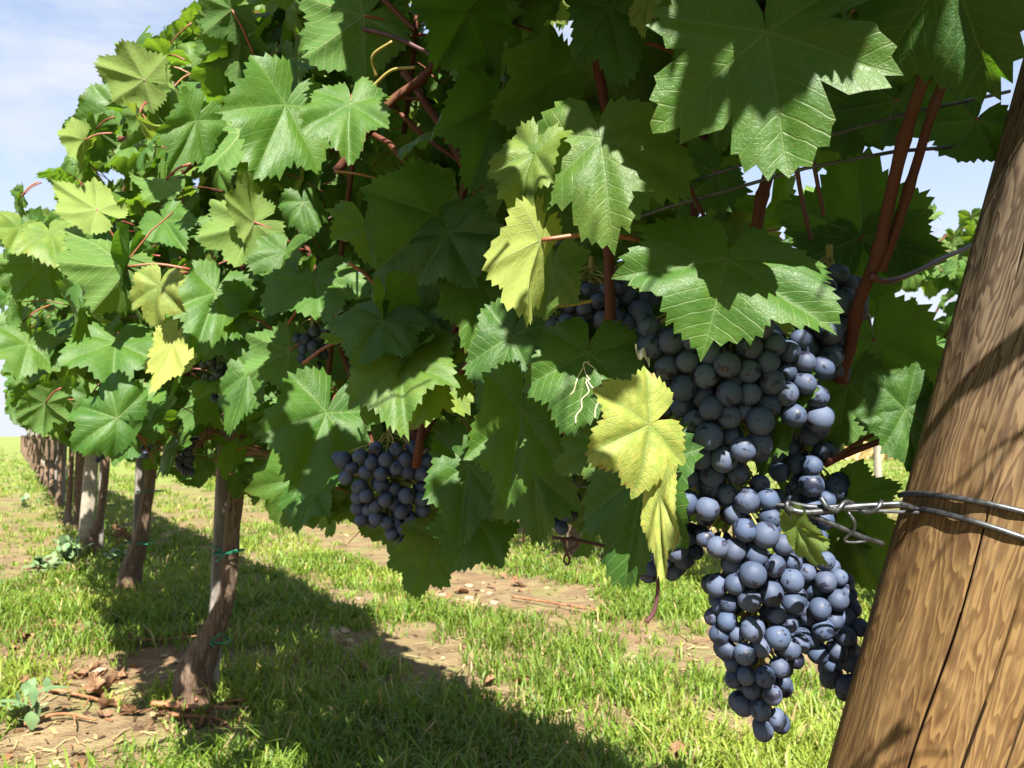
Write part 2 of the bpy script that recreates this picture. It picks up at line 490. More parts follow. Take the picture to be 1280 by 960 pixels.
M_LEAF = leaf_material()
M_PET = simple("petiole", (0.19, 0.030, 0.036), (0.20, 0.10, 0.04), 20, 0.45, 0.4)
M_PETG = simple("green_stalk", (0.20, 0.22, 0.05), (0.30, 0.20, 0.06), 30, 0.5, 0.35)
M_CANE = cane_material()
M_DARKCANE = simple("purple_cane", (0.05, 0.02, 0.025), (0.10, 0.04, 0.04), 40, 0.5, 0.35)
M_BARK = bark_material()
M_BERRY = berry_material()
M_POST = post_material()
M_CRACK = simple("crack_dark", (0.03, 0.018, 0.010), (0.05, 0.03, 0.016), 60, 0.95, 0.05)
M_SOIL = ground_material()
M_GRASS = blade_material("grass_blade")
M_STRAW = blade_material("dry_straw", 0.2)
M_STAKE = simple("grey_wood", (0.12, 0.108, 0.095), (0.22, 0.20, 0.175), 60, 0.9, 0.1, 0.6, 0.003, (1, 1, 0.06))
M_CONC = simple("concrete", (0.20, 0.18, 0.14), (0.31, 0.28, 0.22), 25, 0.92, 0.1, 0.5, 0.004)
M_TWINE = simple("green_twine", (0.012, 0.13, 0.075), (0.02, 0.20, 0.11), 80, 0.6, 0.3)
M_TWIG = simple("pruned_wood", (0.14, 0.055, 0.026), (0.30, 0.15, 0.075), 30, 0.75, 0.2, 0.4, 0.001)
M_DRY = simple("dead_leaf", (0.11, 0.055, 0.030), (0.23, 0.13, 0.068), 40, 0.8, 0.15, 0.5, 0.002)
M_STONE = simple("pale_stone", (0.55, 0.53, 0.48), (0.78, 0.76, 0.72), 40, 0.9, 0.15, 0.6, 0.004)
M_CLOD = simple("soil_clod", (0.24, 0.17, 0.11), (0.38, 0.28, 0.19), 40, 0.95, 0.1, 0.8, 0.005)
M_WEED = simple("weed_leaf", (0.07, 0.13, 0.055), (0.14, 0.21, 0.09), 20, 0.55, 0.3)
M_TRAIL = simple("leaf_mine_trail", (0.42, 0.40, 0.24), (0.50, 0.47, 0.30), 90, 0.7, 0.2)
M_LABEL = simple("white_scrap", (0.62, 0.64, 0.66), (0.8, 0.8, 0.82), 30, 0.6, 0.3)
def metal():
    m, nt, out = newmat("galvanised_wire"); q = NT(nt)
    t = q.n("ShaderNodeTexCoord"); f = q.noise(t.outputs['Object'], 300, 3)
    q.l(q.bsdf(q.ramp(f, (0.3, (0.06, 0.063, 0.07)), (0.7, (0.125, 0.13, 0.14))), q.math('MULTIPLY_ADD', f, 0.3, 0.28), 0.5, None, Metallic=0.85), out.inputs['Surface'])
    return m
M_WIRE = metal()
M_OLDWIRE = simple("dark_wire", (0.03, 0.03, 0.033), (0.07, 0.07, 0.075), 200, 0.5, 0.5)

# ------------------------------------------------------------------ vine leaf geometry
CTRL = np.array([(0, 1.00), (10, .95), (20, .86), (29, .77), (38, .81), (48, .88), (55, .90), (64, .85), (75, .75), (84, .69),
                 (94, .69), (104, .73), (114, .72), (128, .62), (140, .57), (152, .55), (163, .47), (171, .33), (176, .19), (180, .05)], float)

def leaf_shape(r_, lod, lobed=1.0):
    """unit leaf: stalk joint at the origin, tip at y = 1, upper side +z"""
    k_ = r_.uniform(.85, 1.35)
    step, rings = {0: (0.100, [.16, .36, .56, .76, .91, 1.0]), 1: (0.16, [.4, .8, 1.0]), 2: (0.26, [.55, 1.0]), 3: (0.42, [1.0])}[lod]
    side = {}
    for sgn in (1, -1):
        cr_ = CTRL.copy()
        cr_[:, 1] *= 1 + r_.uniform(-.04, .04, len(cr_)) + r_.normal(0, .07) * np.sin(np.radians(cr_[:, 0]) * r_.choice([1, 2]) + r_.uniform(0, 3))
        cr_[[3, 9], 1] -= (lobed - 0.55) * r_.uniform(.04, .20, 2)
        cols = []
        th = 0.0
        first = True
        while th < R(172):
            base = np.interp(math.degrees(th), cr_[:, 0], cr_[:, 1])
            amp = r_.uniform(.02, .06) * k_ if lod < 3 else 0.03
            cols.append((th, base + (amp if not first else .05)))
            first = False
            st = step * k_ / max(base, .4) * r_.uniform(.8, 1.25)
            tv = th + st * r_.uniform(.45, .62)
            if tv < R(174):
                cols.append((tv, np.interp(math.degrees(tv), cr_[:, 0], cr_[:, 1]) - r_.uniform(.015, .04)))
            th += st
        for b in (29, 84) if lod < 3 else ():
            k = int(np.argmin([abs(c[0] - R(b)) for c in cols]))
            cols[k] = (R(b), cols[k][1])
        for b in (55, 113) if lod < 2 else ():
            k = int(np.argmin([abs(c[0] - R(b)) for c in cols]))
            if k > 0: cols[k] = (R(b), max(cols[k][1], np.interp(b, cr_[:, 0], cr_[:, 1]) + .07))
        cols.append((R(177.5), 0.14 if lod < 3 else .2))
        side[sgn] = cols
    seq = [(-a, r) for a, r in side[-1][:0:-1]] + side[1]
    th = np.array([a for a, r in seq]); ro = np.array([r for a, r in seq])
    nc = len(th); nr = len(rings)
    V = [(0, 0)]
    rim = np.concatenate([[0]] + [np.full(nc, f) for f in rings])
    for f in rings:
        rr = ro * f if f == rings[-1] else ro * f
        V += list(zip(np.sin(th) * rr, np.cos(th) * rr))
    V = np.array(V)
    loops, tot, sect = [], [], []
    for j in range(nc - 1):
        mid = abs(math.degrees(0.5 * (th[j] + th[j + 1])))
        va = 0 if mid < 29 else (55 if mid < 84 else 113)
        va = math.copysign(va, 0.5 * (th[j] + th[j + 1]))
        loops += [0, 1 + j + 1, 1 + j]; tot.append(3); sect += [va] * 3
        for i in range(nr - 1):
            a = 1 + i * nc + j
            loops += [a, a + 1, a + nc + 1, a + nc]; tot.append(4); sect += [va] * 4
    loops = np.array(loops); tot = np.array(tot); sect = np.radians(np.array(sect))
    xy = V[loops]
    s = xy[:, 0] * np.sin(sect) + xy[:, 1] * np.cos(sect)
    d = xy[:, 0] * np.cos(sect) - xy[:, 1] * np.sin(sect)
    uv = np.stack([s, d], 1)
    # distance to the nearest main vein, per vertex
    dv = np.full(len(V), 9.0)
    for va in (0, 55, -55, 113, -113):
        a = R(va); ss = V[:, 0] * math.sin(a) + V[:, 1] * math.cos(a); dd = np.abs(V[:, 0] * math.cos(a) - V[:, 1] * math.sin(a))
        dv = np.minimum(dv, np.where(ss > 0, dd, np.hypot(V[:, 0], V[:, 1])))
    return dict(rim=rim, xy=V, loops=loops, tot=tot, uv=uv, dv=dv, flat=xy)

def leaf_relief(S, r_, fold=.10, cup=-.10, wave=.07, bulge=.075, bend=.25, roll=0.0):
    x, y = S['xy'][:, 0].copy(), S['xy'][:, 1].copy()
    r = np.hypot(x, y); th = np.arctan2(x, y)
    z = bulge * (1 - np.exp(-(S['dv'] / .09) ** 2)) * np.clip(r * 2, 0, 1)
    z += fold * np.abs(x) + cup * r * r
    k1, k2 = r_.integers(2, 4), r_.integers(5, 8)
    z += wave * r ** 2 * np.sin(k1 * th + r_.uniform(0, 6.28)) + wave * .45 * r ** 2.5 * np.sin(k2 * th + r_.uniform(0, 6.28))
    z += wave * .30 * r ** 3 * np.sin(13 * th + r_.uniform(0, 6.28))
    z += .030 * np.sin(8 * x + r_.uniform(0, 6)) * np.sin(8 * y + r_.uniform(0, 6)) * np.clip(r * 2, 0, 1)
    if abs(roll) > 1e-3:
        a = roll * x; rad = 1 / roll
        x2 = (rad - z) * np.sin(a); z = rad - (rad - z) * np.cos(a); x = x2
    if abs(bend) > 1e-3:
        a = bend * y; rad = 1 / bend
        y2 = (rad + z) * np.sin(a); z = (rad + z) * np.cos(a) - rad; y = y2
    return np.stack([x, y, z], 1)

def frame(yd, n):
    yd = nrm(yd); n = nrm(n - yd * np.sum(n * yd, -1, keepdims=True)); x = np.cross(yd, n)
    return np.stack([x, yd, n], -1)      # columns

LAST = {}
def leaf_object(name, J, F, sx, sy, r_, parent, origin, tint, lod=0, pet=None, **kw):
    S = leaf_shape(r_, lod, kw.pop('lobed', .8))
    P = leaf_relief(S, r_, **kw) * np.array([sx, sy, .5 * (sx + sy)])
    V = J + P @ F.T
    col = np.column_stack([np.tile(tint, (len(V), 1)), S['rim']]); n = len(V)
    loops, tot = list(S['loops']), list(S['tot']); mi = [0] * len(tot); uv = S['uv']; fl = S['flat'] + r_.uniform(0, 40, 2)
    mats = [M_LEAF]
    if pet is not None:                      # stalk
        mats.append(M_PET)
        mb = MB(); mb.tube(pet, np.linspace(.0011, .0015, len(pet)), 6)
        PV = np.concatenate(mb.V); V = np.vstack([V, PV]); col = np.vstack([col, np.zeros((len(PV), 4)) + .5])
        loops += [i + n for i in mb.Lp]; tot += mb.T; mi += [1] * len(mb.T)
        uv = np.vstack([uv, np.zeros((len(mb.Lp), 2))]); fl = np.vstack([fl, np.zeros((len(mb.Lp), 2))])
    me = make_mesh(name, V - origin, loops, tot, mats, mi, uv, fl, col)
    o = link(name, me, parent)
    LAST['S'], LAST['P'] = S, P
    return o

# ------------------------------------------------------------------ ground
def ground_height(x, y):
    p = x * RN[0] + y * RN[1]
    h = .020 * (fbm(x * 1.3 + 40, y * 1.3, 3) - .5) + .022 * (fbm(x * 7, y * 7, 9, 3) - .5)
    d = np.hypot(x, y)
    return h * np.clip(14 / (d + 1e-6), 0, 1) - .012

g1 = np.linspace(0, 1, 150)
gy = np.concatenate([-(g1[::-1][:-1] ** 2.6) * 700, g1 ** 2.6 * 900])
# finer spacing near the camera
gx = gy.copy()
near = np.arange(-4, 7, .045)
def axis(lo, hi):
    far1 = hi + (np.linspace(0, 1, 60)[1:] ** 3) * 900
    far0 = lo - (np.linspace(0, 1, 60)[1:] ** 3)[::-1] * 900
    return np.concatenate([far0, np.arange(lo, hi + 1e-6, .045), far1])
ax_, ay_ = axis(-4.5, 4.0), axis(-.6, 8.0)
GX, GY = np.meshgrid(ax_, ay_)
GZ = ground_height(GX, GY)
nx_, ny_ = len(ax_), len(ay_)
idx = np.arange(nx_ * ny_).reshape(ny_, nx_)
quads = np.stack([idx[:-1, :-1], idx[:-1, 1:], idx[1:, 1:], idx[1:, :-1]], -1).reshape(-1, 4)
gm = make_mesh("ground", np.stack([GX.ravel(), GY.ravel(), GZ.ravel()], 1), quads.ravel(), np.full(len(quads), 4), [M_SOIL])
ground = link("ground", gm)
tag(ground, kind="structure")
def gh(x, y): return float(ground_height(np.array([x]), np.array([y]))[0])

# ------------------------------------------------------------------ wooden end post
PB, PT = U(1160, 985, .455), U(1408, 115, .418)
pax = nrm(PT - PB)
PBASE = PB - pax * ((PB[2] + .05) / pax[2])
PLEN = 1.30
PR0, PR1 = .0570, .0480
def post_r(s): return PR0 + (PR1 - PR0) * s / PLEN
pu = nrm(np.cross(pax, UP)); pw = np.cross(pax, pu)
post_root = empty("wooden_post", PBASE + pax * .05, "thick round end post of peeled wood with flame grain, leaning, wrapped by two wire turns", "post")
def post_mesh():
    NA, NZ = 160, 260
    tocam = nrm((CAMP - PB) - pax * ((CAMP - PB) @ pax))
    a0 = math.atan2(tocam @ pw, tocam @ pu)
    cracks = [(a0 + c, w, z0, z1) for c, w, z0, z1 in ((-.30, .0007, .34, .66), (.12, .0008, .30, .62), (.50, .0006, .40, .90), (-.62, .0005, .75, 1.1), (.9, .0008, .3, .8))]
    base = list(np.linspace(0, 2 * math.pi, NA, endpoint=False))
    angs = [a for a in base if all(abs((a - c + math.pi) % (2 * math.pi) - math.pi) > .035 for c, *_ in cracks)]
    for c, w, *_ in cracks:
        da = w / PR0
        angs += [(c + q) % (2 * math.pi) for q in (-.03, -da, -da * .45, 0.0, da * .45, da, .03)]
    angs = np.array(sorted(angs)); na = len(angs)
    ss = np.linspace(0, PLEN, NZ)
    V = np.zeros((NZ, na, 3)); depth = np.zeros((NZ, na))
    for i, s in enumerate(ss):
        tw = .10 * math.sin(s * 3.0) + .05 * math.sin(s * 11 + 1) + .012 * math.sin(s * 47) + .16 * (s - .5)
        rr = np.full(na, post_r(s))
        rr += .0007 * np.sin(5 * angs + 2 * s) + .0006 * np.sin(13 * angs + 9 * s)
        for c, w, z0, z1 in cracks:
            dd = np.abs((angs - c + math.pi) % (2 * math.pi) - math.pi) * PR0
            win = max(0, min(1, (s - z0) / .10)) * max(0, min(1, (z1 - s) / .12))
            dep = .009 * win * np.clip(1 - dd / (w + 1e-9), 0, 1) ** .6
            rr -= dep; depth[i] += dep
        A = angs + tw
        V[i] = pax * s + rr[:, None] * (np.cos(A)[:, None] * pu + np.sin(A)[:, None] * pw)
    I = np.arange(NZ * na).reshape(NZ, na)
    J = np.roll(I, -1, 1)
    q = np.stack([I[:-1], J[:-1], J[1:], I[1:]], -1).reshape(-1, 4)
    dm = depth.ravel()[q].mean(1)
    loops = np.concatenate([q.ravel(), I[-1], I[0][::-1]]); tot = np.concatenate([np.full(len(q), 4), [na, na]])
    mi = np.concatenate([(dm > .0022).astype(int), [0, 0]])
    # object axes follow the post so that the grain runs along it
    B = np.stack([pu, pw, pax], 1)
    Vl = V.reshape(-1, 3) @ B
    me = make_mesh("post_shaft", Vl, loops, tot, [M_POST, M_CRACK], mi)
    o = link("post_shaft", me, post_root)
    Mx = Matrix([[*B[0], 0], [*B[1], 0], [*B[2], 0], [0, 0, 0, 1]])
    o.matrix_local = Matrix.Translation(Vector((PBASE - np.array(post_root.location)).tolist())) @ Mx
    return o
post_mesh()

def on_post(px, py, lift=.0016):
    d = U(px, py, 1.0) - CAMP
    a = CAMP - PBASE
    def perp(v): return v - pax * (v @ pax)
    r0 = post_r(.7) + lift
    dp, ap = perp(d), perp(a)
    A, Bq, Cq = dp @ dp, 2 * dp @ ap, ap @ ap - r0 * r0
    disc = Bq * Bq - 4 * A * Cq
    tt = (-Bq - math.sqrt(max(disc, 0))) / (2 * A)
    P = CAMP + d * tt
    s = (P - PBASE) @ pax; v = perp(P - PBASE)
    return math.atan2(v @ pw, v @ pu), s
def post_ring(pix):
    an = np.array([on_post(*q) for q in pix])
    a = np.unwrap(an[:, 0])
    A = np.stack([np.ones(len(a)), np.cos(a), np.sin(a)], 1)
    co = np.linalg.lstsq(A, an[:, 1], rcond=None)[0]
    co[1:] *= .999
    return a, co
def ring_pt(co, a, lift=.0016):
    s = co[0] + co[1] * math.cos(a) + co[2] * math.sin(a)
    return PBASE + pax * s + (post_r(s) + lift) * (math.cos(a) * pu + math.sin(a) * pw)

# wire turns round the post, then the twisted end with its loop
tw_root = empty("tie_wire", U(1135, 625, .43), "thick galvanised tie wire turned twice round the post, twisted end pointing at the grapes", "wire")
mb = MB()
aU, cU = post_ring([(1150, 617), (1200, 623), (1250, 633), (1276, 639)])
aL, cL = post_ring([(1150, 636), (1200, 647), (1250, 662), (1276, 671)])
sgn = 1 if aU[-1] > aU[0] else -1
ringpts = [ring_pt(cU, aU[0] - sgn * .5 + sgn * q) for q in np.linspace(0, 4.6, 40)]
mb.tube(ringpts, .0016, 8)
loL = [ring_pt(cL, aL[0] - sgn * .42 + sgn * q) for q in np.linspace(0, 4.6, 40)]
lead = spline([U(985, 633, .405), U(995, 639, .402), U(1020, 640, .402), U(1060, 634, .405), U(1100, 633, .405), U(1128, 631, .402)], 22)
mb.tube(np.vstack([lead, np.array(loL)[3:]]), .0016, 8)
mb.build("post_turns", M_WIRE, tw_root, tw_root.location)
mb = MB()
# the coil: one strand winding round the straight one
core = spline([U(1128, 629, .402), U(1080, 632, .405), U(1020, 634, .405), U(992, 630, .405), U(984, 629, .403), U(987, 637, .402), U(1005, 641, .403), U(1040, 655, .405), U(1075, 670, .407), U(1104, 680, .41)], 70)
mb.tube(core, .0014, 8)
cl = spline([U(1104, 634, .403), U(1060, 634, .405), U(1026, 634, .405)], 40)
hel = [p + .0027 * (math.cos(k * .36 + 1.1 * math.sin(k * .17)) * np.array([0, .7, .7]) + math.sin(k * .36 + 1.1 * math.sin(k * .17)) * np.array([0.2, -.7, .7])) for k, p in enumerate(cl)]
mb.tube(hel, .0013, 8)
mb.tube(spline([U(1026, 622, .402), U(1034, 634, .400), U(1046, 640, .402)], 12), .0013, 8)
mb.tube(spline([U(1060, 640, .403), U(1068, 652, .402), U(1067, 663, .404), U(1056, 674, .406), U(1062, 678, .406), U(1082, 677, .407)], 20), .0008, 6)
mb.build("twisted_end", M_WIRE, tw_root, tw_root.location)

# trellis wires of the near row
for hh, pp, lab in ((.560, P0 + .02, "fruiting wire low inside the vine canopy beside the grape stems"),
                    (.747, P0, "thin dark trellis wire of a pair, crossing behind the big top leaf"),
                    (.772, P0 + .03, "thin dark trellis wire of a pair, slightly higher and farther back")):
    mb = MB()
    tt = np.linspace(.22, 34, 60)
    wp = [row(pp, t_, hh + .004 * math.sin(t_ * 2.2)) for t_ in tt if t_ > .33]
    wp = list(spline([U(1262, 640 - (hh - .56) * 2480, .47)] + [row(pp, .30, hh)] + wp[:1], 8)[:-1]) + wp
    mb.tube(wp, .0011, 6)
    tag(mb.build("trellis_wire", M_OLDWIRE), lab, "wire", "trellis wires of the near row")

# ------------------------------------------------------------------ the leaves that stand out in the picture
# J = where the stalk joins, T = tip, z depth of J, dz depth of the tip relative to J, W = width in pixels
HERO = [
 # J           T           z     dz     W    yaw  options
 ((908, 324), (888, 418), .408, -.022, 246, -5, dict(fold=.02, cup=-.10, wave=.06, bend=.25, dust=.6, vine=0, label="wide sunlit-edged leaf capping the largest grape bunch", pet=(885, 275, .03))),
 ((958, 40), (985, 212), .365, -.010, 270, -8, dict(lobed=2.6, fold=.05, cup=-.05, wave=.06, bend=.1, vine=0, label="big deeply lobed leaf near the top edge", pet=(1000, -10, .02))),
 ((1190, -45), (1238, 120), .350, .0, 230, 10, dict(vine=0, dark=1, pet=None)),
 ((750, 173), (768, 288), .420, -.022, 190, -6, dict(fold=-.04, cup=-.10, wave=.06, bend=.2, roll=-.5, yellow=.10, vine=0, label="half-lit leaf with one side rolled over", pet=(757, 230, .03))),
 ((668, 190), (638, 258), .425, -.01, 70, 35, dict(wave=.22, fold=.2, yellow=.22, vine=0, label="small crinkled leaf with browned blisters")),
 ((676, 300), (640, 402), .420, -.01, 76, -40, dict(flip=1, roll=.8, yellow=.40, vine=0, label="narrow yellowing leaf rolled lengthwise", pet=(798, 299, .01))),
 ((690, 330), (672, 402), .450, .0, 80, 20, dict(yellow=.1, vine=0)),
 ((548, 268), (480, 330), .600, -.02, 150, 0, dict(dark=1, dust=.8, vine=0)),
 ((560, 290), (590, 345), .590, -.02, 110, 0, dict(dark=1, vine=0)),
 ((620, 130), (592, 236), .560, -.03, 110, -10, dict(dark=1, dust=1, vine=0)),
 ((690, 100), (628, 150), .540, -.02, 105, -25, dict(vine=0)),
 ((500, 450), (506, 533), .600, -.045, 122, 8, dict(fold=.04, dust=.9, yellow=.10, vine=0, label="pale dusty leaf with its lower half in sun", pet=(493, 400, .03))),
 ((600, 355), (592, 442), .600, -.02, 90, -20, dict(dust=.8, vine=0)),
 ((735, 441), (718, 536), .470, -.02, 132, 6, dict(dark=.4, vine=0, name='trail', label="leaf scribbled with pale insect trails", fold=.02, wave=.04)),
 ((812, 530), (738, 568), .412, -.018, 128, -10, dict(yellow=.72, fold=.03, cup=-.14, wave=.05, vine=0, label="large yellowed leaf beside the grapes", pet=(850, 560, .01))),
 ((824, 618), (828, 722), .412, -.01, 40, 35, dict(yellow=.80, wave=.08, vine=0, label="narrow yellow leaf seen nearly edge-on")),
 ((808, 588), (772, 738), .440, -.01, 120, 18, dict(dark=1, vine=0, wave=.05)),
 ((760, 560), (697, 585), .480, .0, 60, 30, dict(yellow=.1, vine=0)),
 ((652, 512), (636, 640), .520, -.02, 104, -12, dict(vine=0, dust=.5, wave=.04)),
 ((668, 590), (674, 688), .560, -.01, 96, 15, dict(dark=.6, vine=0)),
 ((585, 580), (572, 680), .620, -.02, 96, 5, dict(dark=1, vine=0, dust=.5)),
 ((600, 650), (566, 712), .640, -.02, 92, 0, dict(dark=1, vine=0)),
 ((640, 420), (606, 520), .560, -.02, 90, 15, dict(dark=.8, vine=0)),
 ((545, 672), (486, 700), .740, -.03, 66, 0, dict(yellow=.12, vine=0)),
 ((530, 690), (514, 745), .760, -.01, 74, 0, dict(flip=1, vine=0)),
 ((408, 516), (372, 614), .800, -.05, 122, -8, dict(dark=.8, dust=1, vine=0, label="long dark leaf with a dusty patch")),
 ((357, 131), (320, 220), .750, -.04, 118, -10, dict(fold=.12, vine=0, dust=.3, label="broad sunlit leaf with one folded flap high on the canopy", pet=(392, 158, .03))),
 ((438, 130), (432, 192), .700, -.04, 92, 10, dict(wave=.12, vine=0, dust=.5)),
 ((270, 366), (244, 438), .950, -.05, 88, 0, dict(vine=0, dust=.7, label="pale sunlit leaf among darker ones", pet=(300, 385, .02))),
 ((394, 350), (404, 398), .850, -.05, 114, 0, dict(vine=0, wave=.08, pet=(360, 405, .03))),
 ((145, 428), (138, 478), 1.10, -.06, 96, 10, dict(vine=1, label="pale leaf with a deep stalk notch")),
 ((216, 428), (194, 492), 1.00, -.02, 50, 45, dict(yellow=.55, flip=1, vine=0, label="small yellow-green leaf hanging in sun")),
 ((318, 278), (252, 300), .900, -.01, 70, 20, dict(flip=1, yellow=.12, vine=0, pet=(365, 305, .02))),
 ((318, 278), (300, 215), .900, -.02, 40, 40, dict(flip=1, yellow=.2, vine=0)),
 ((362, 438), (308, 470), .900, -.01, 74, 15, dict(flip=1, vine=0, pet=(400, 422, .02))),
 ((310, 466), (284, 540), .950, -.02, 50, 25, dict(vine=0, dark=.5)),
 ((36, 430), (24, 470), 1.20, -.04, 74, 0, dict(vine=1, yellow=.05)),
 ((57, 328), (16, 372), 1.20, -.01, 62, 0, dict(flip=1, vine=1, pet=(108, 343, .02))),
 ((121, 262), (72, 232), 1.10, .02, 60, 15, dict(flip=1, yellow=.25, vine=1, label="yellow-green leaf lit through from behind", pet=(150, 310, .02))),
 ((62, 290), (70, 318), 1.15, -.05, 66, 0, dict(yellow=.22, vine=1)),
 ((25, 285), (12, 312), 1.15, -.05, 62, 0, dict(yellow=.22, vine=1)),
 ((246, 150), (216, 212), .900, -.02, 58, -15, dict(vine=0)),
 ((205, 275), (225, 305), .95, -.04, 60, 0, dict(vine=0)),
 ((1075, 300), (1082, 372), .560, .0, 150, 0, dict(dark=1, flip=1, vine=0)),
 ((1078, 295), (1066, 200), .560, .02, 165, 10, dict(dark=1, flip=1, vine=0)),
 ((1092, 425), (1110, 540), .540, .0, 150, 0, dict(flip=1, vine=0)),
 ((1060, 480), (1045, 562), .520, .0, 110, 0, dict(flip=1, vine=0)),
 ((1132, 512), (1090, 470), .470, .0, 90, 15, dict(dark=1, vine=0)),
 ((1132, 512), (1152, 605), .470, -.01, 66, -20, dict(dark=1, vine=0)),
 ((996, 658), (1027, 712), .405, -.01, 34, 40, dict(yellow=.25, vine=0, wave=.1, label="slim lit leaf beside the wire loop")),
 ((1016, 645), (1066, 735), .560, .01, 80, 20, dict(flip=1, vine=0)),
 ((1055, 655), (1105, 738), .560, -.02, 100, 0, dict(flip=1, yellow=.1, vine=0)),
 ((1050, 625), (1120, 612), .520, -.03, 72, 0, dict(vine=0)),
 ((762, 8), (782, 98), .480, -.02, 105, 0, dict(dark=1, dust=.8, vine=0)),
 ((812, -5), (803, 45), .440, .0, 34, 45, dict(yellow=.3, vine=0)),
 ((585, 15), (548, 78), .560, -.02, 120, 0, dict(dark=.8, vine=0)),
 ((985, 505), (940, 600), .462, .005, 44, 35, dict(dark=.4, vine=0)),
 ((880, 10), (850, 62), .430, -.01, 95, -10, dict(yellow=.05, vine=0)),
 ((1220, 150), (1180, 208), .46, -.01, 105, 0, dict(dark=1, flip=1, vine=0)),
 ((1062, 130), (1040, 196), .55, -.01, 130, 0, dict(dark=1, flip=1, vine=0)),
 ((1120, 125), (1098, 185), .52, -.01, 110, 0, dict(dark=1, flip=1, vine=0)),
 ((895, 215), (860, 250), .52, -.01, 100, 0, dict(dark=1, flip=1, vine=0)),
 ((455, 20), (375, 80), .75, -.01, 120, 15, dict(flip=1, vine=0, pet=(500, 40, .02))),
 ((290, 12), (258, 38), .90, -.0, 70, 0, dict(flip=1, dark=.5, vine=0, pet=(318, 70, .02))),
 ((300, 50), (248, 72), .92, -.01, 80, 0, dict(flip=1, vine=0)),
 ((180, 100), (120, 80), 1.05, -.0, 70, 0, dict(flip=1, yellow=.2, vine=0)),
]

# ------------------------------------------------------------------ berries: pixel x, y, radius
MAIN = [(916,409,18),(950,407,17),(966,430,15),(937,434,15),(841,427,16),(816,434,15),(866,426,13),(887,441,15),(909,456,16),(860,452,14),
(834,460,15),(882,470,15),(936,464,14),(960,452,14),(920,476,11),(964,477,16),(985,439,14),(1000,424,12),(1005,452,13),(984,465,11),(1027,460,14),
(1005,479,14),(1020,495,14),(992,519,14.5),(1024,523,16.5),(982,492,15),(854,485,16),(879,495,14),(912,492,15.5),(937,492,14),(889,510,15),
(854,507,15),(912,521,14),(869,526,14),(927,512,13),(950,526,17),(960,507,15),(886,545,17),(916,546,13.5),(929,562,15),(949,555,16),(852,532,11),
(862,552,11),(876,571,15),(905,574,16.5),(921,591,13),(860,594,15),(890,594,14),(858,628,16),(884,636,14.5),(888,608,14),(909,617,12),(933,626,15),
(918,641,13),(959,624,13),(950,605,12),(963,647,13),(931,662,14),(957,669,16),(978,681,13),(897,684,13),(918,688,14),(882,673,11),(944,692,15),
(916,707,12),(967,707,14),(989,701,12),(941,718,16),(989,726,15),(920,729,13.5),(897,731,14),(963,741,15.5),(937,750,14),(991,754,13),(912,754,11),
(901,757,11),(969,767,12),(984,778,12),(892,770,11),(909,776,12),(941,786,15),(922,791,11),(972,796,15),(899,793,12),(950,808,12.5),(987,810,13),
(931,817,13),(909,812,11),(1000,804,11),(916,830,10),(933,844,11.5),(956,846,12.5),(974,834,12),(995,825,10),(916,849,10),(980,853,9),(939,862,11),
(965,868,12),(929,883,12),(950,887,12.5),(971,898,11.5),(954,913,12.5),(812,410,13),(827,480,13),(835,508,11),(1000,440,11),(901,440,12)]
SHOULDER = [(1026,391,14),(1054,377,17),(1037,414,17),(1071,385,13),(1012,385,12),(1052,426,12),(1032,360,14),(1005,408,11),(1012,437,13),(1040,444,15.5),
(1047,343,13),(1020,345,12),(1060,355,11),(1030,432,12),(1048,405,11),(1016,365,12),(1062,400,12),(1047,460,11),(1022,412,11)]
RIGHT = [(1014,606,15),(1044,611,14),(993,621,11),(1032,624,12),(990,560,11),(1012,545,12),(995,580,13),(1015,582,13),(1030,565,13),(975,590,12),(968,570,11),
(1031,701,12),(1049,722,10),(1032,727,13),(1019,737,12),(1059,742,11),(1025,761,13),(1047,750,13),(1010,752,11),(1055,772,12.5),(1029,787,13),(1057,795,12),
(1074,784,11),(1066,761,10),(1002,780,12),(1023,816,13),(1046,812,12.5),(1062,825,14),(1038,846,13),(1059,857,13),(1040,709,10),(1008,716,11),(1003,735,11),
(1015,690,11),(1008,650,12),(1000,670,12),(1015,635,12),(1030,650,12),(1022,672,12),(1000,605,12),(983,640,11),(995,655,10),(1046,735,10),(1012,770,11),(1042,775,11),
(1015,798,11),(1040,830,11),(1060,808,11),(1005,700,11)]
MIDLEFT = [(429,575,11),(450,570,9),(465,578,9),(482,575,9),(433,596,9),(450,608,9.5),(457,590,8.5),(507,575,9),(495,585,8.5),(510,590,9),(477,606,10),(492,611,9),
(508,620,10),(527,592,10),(529,611,9),(534,577,9),(482,625,9),(458,620,8.5),(477,592,9),(492,630,8.5),(507,634,8.5),(527,624,9),(501,640,8.5),(514,649,9),
(529,638,9),(531,654,8.5),(484,654,8),(496,652,8.5),(504,661,8),(527,669,8.5),(515,673,10),(505,680,8),(462,637,8.5),(447,622,8),(449,636,8.5),(470,648,8.5),(470,633,8.5),
(440,585,8),(520,562,8),(495,562,8),(470,560,8),(540,592,8),(540,612,8),(452,650,8),(490,668,8)]
BACKLEFT = [(747,376,10),(783,370,12),(800,389,14),(783,403,11),(764,379,10),(788,424,10),(770,396,10),(709,400,10),(696,376,10),(675,396,10),(720,362,10),(702,355,10),
(689,382,10),(730,385,10),(712,380,10),(690,405,9),(725,405,10),(752,398,10),(765,415,10),(800,412,11),(772,360,10),(758,362,9),(735,362,9),(680,372,9),(808,376,11)]
BEHINDYEL = [(845,688,14),(860,671,11),(812,714,14),(843,714,10),(828,700,12),(815,690,12),(852,700,11),(838,668,12),(862,690,10),(822,672,12),(850,650,12)]
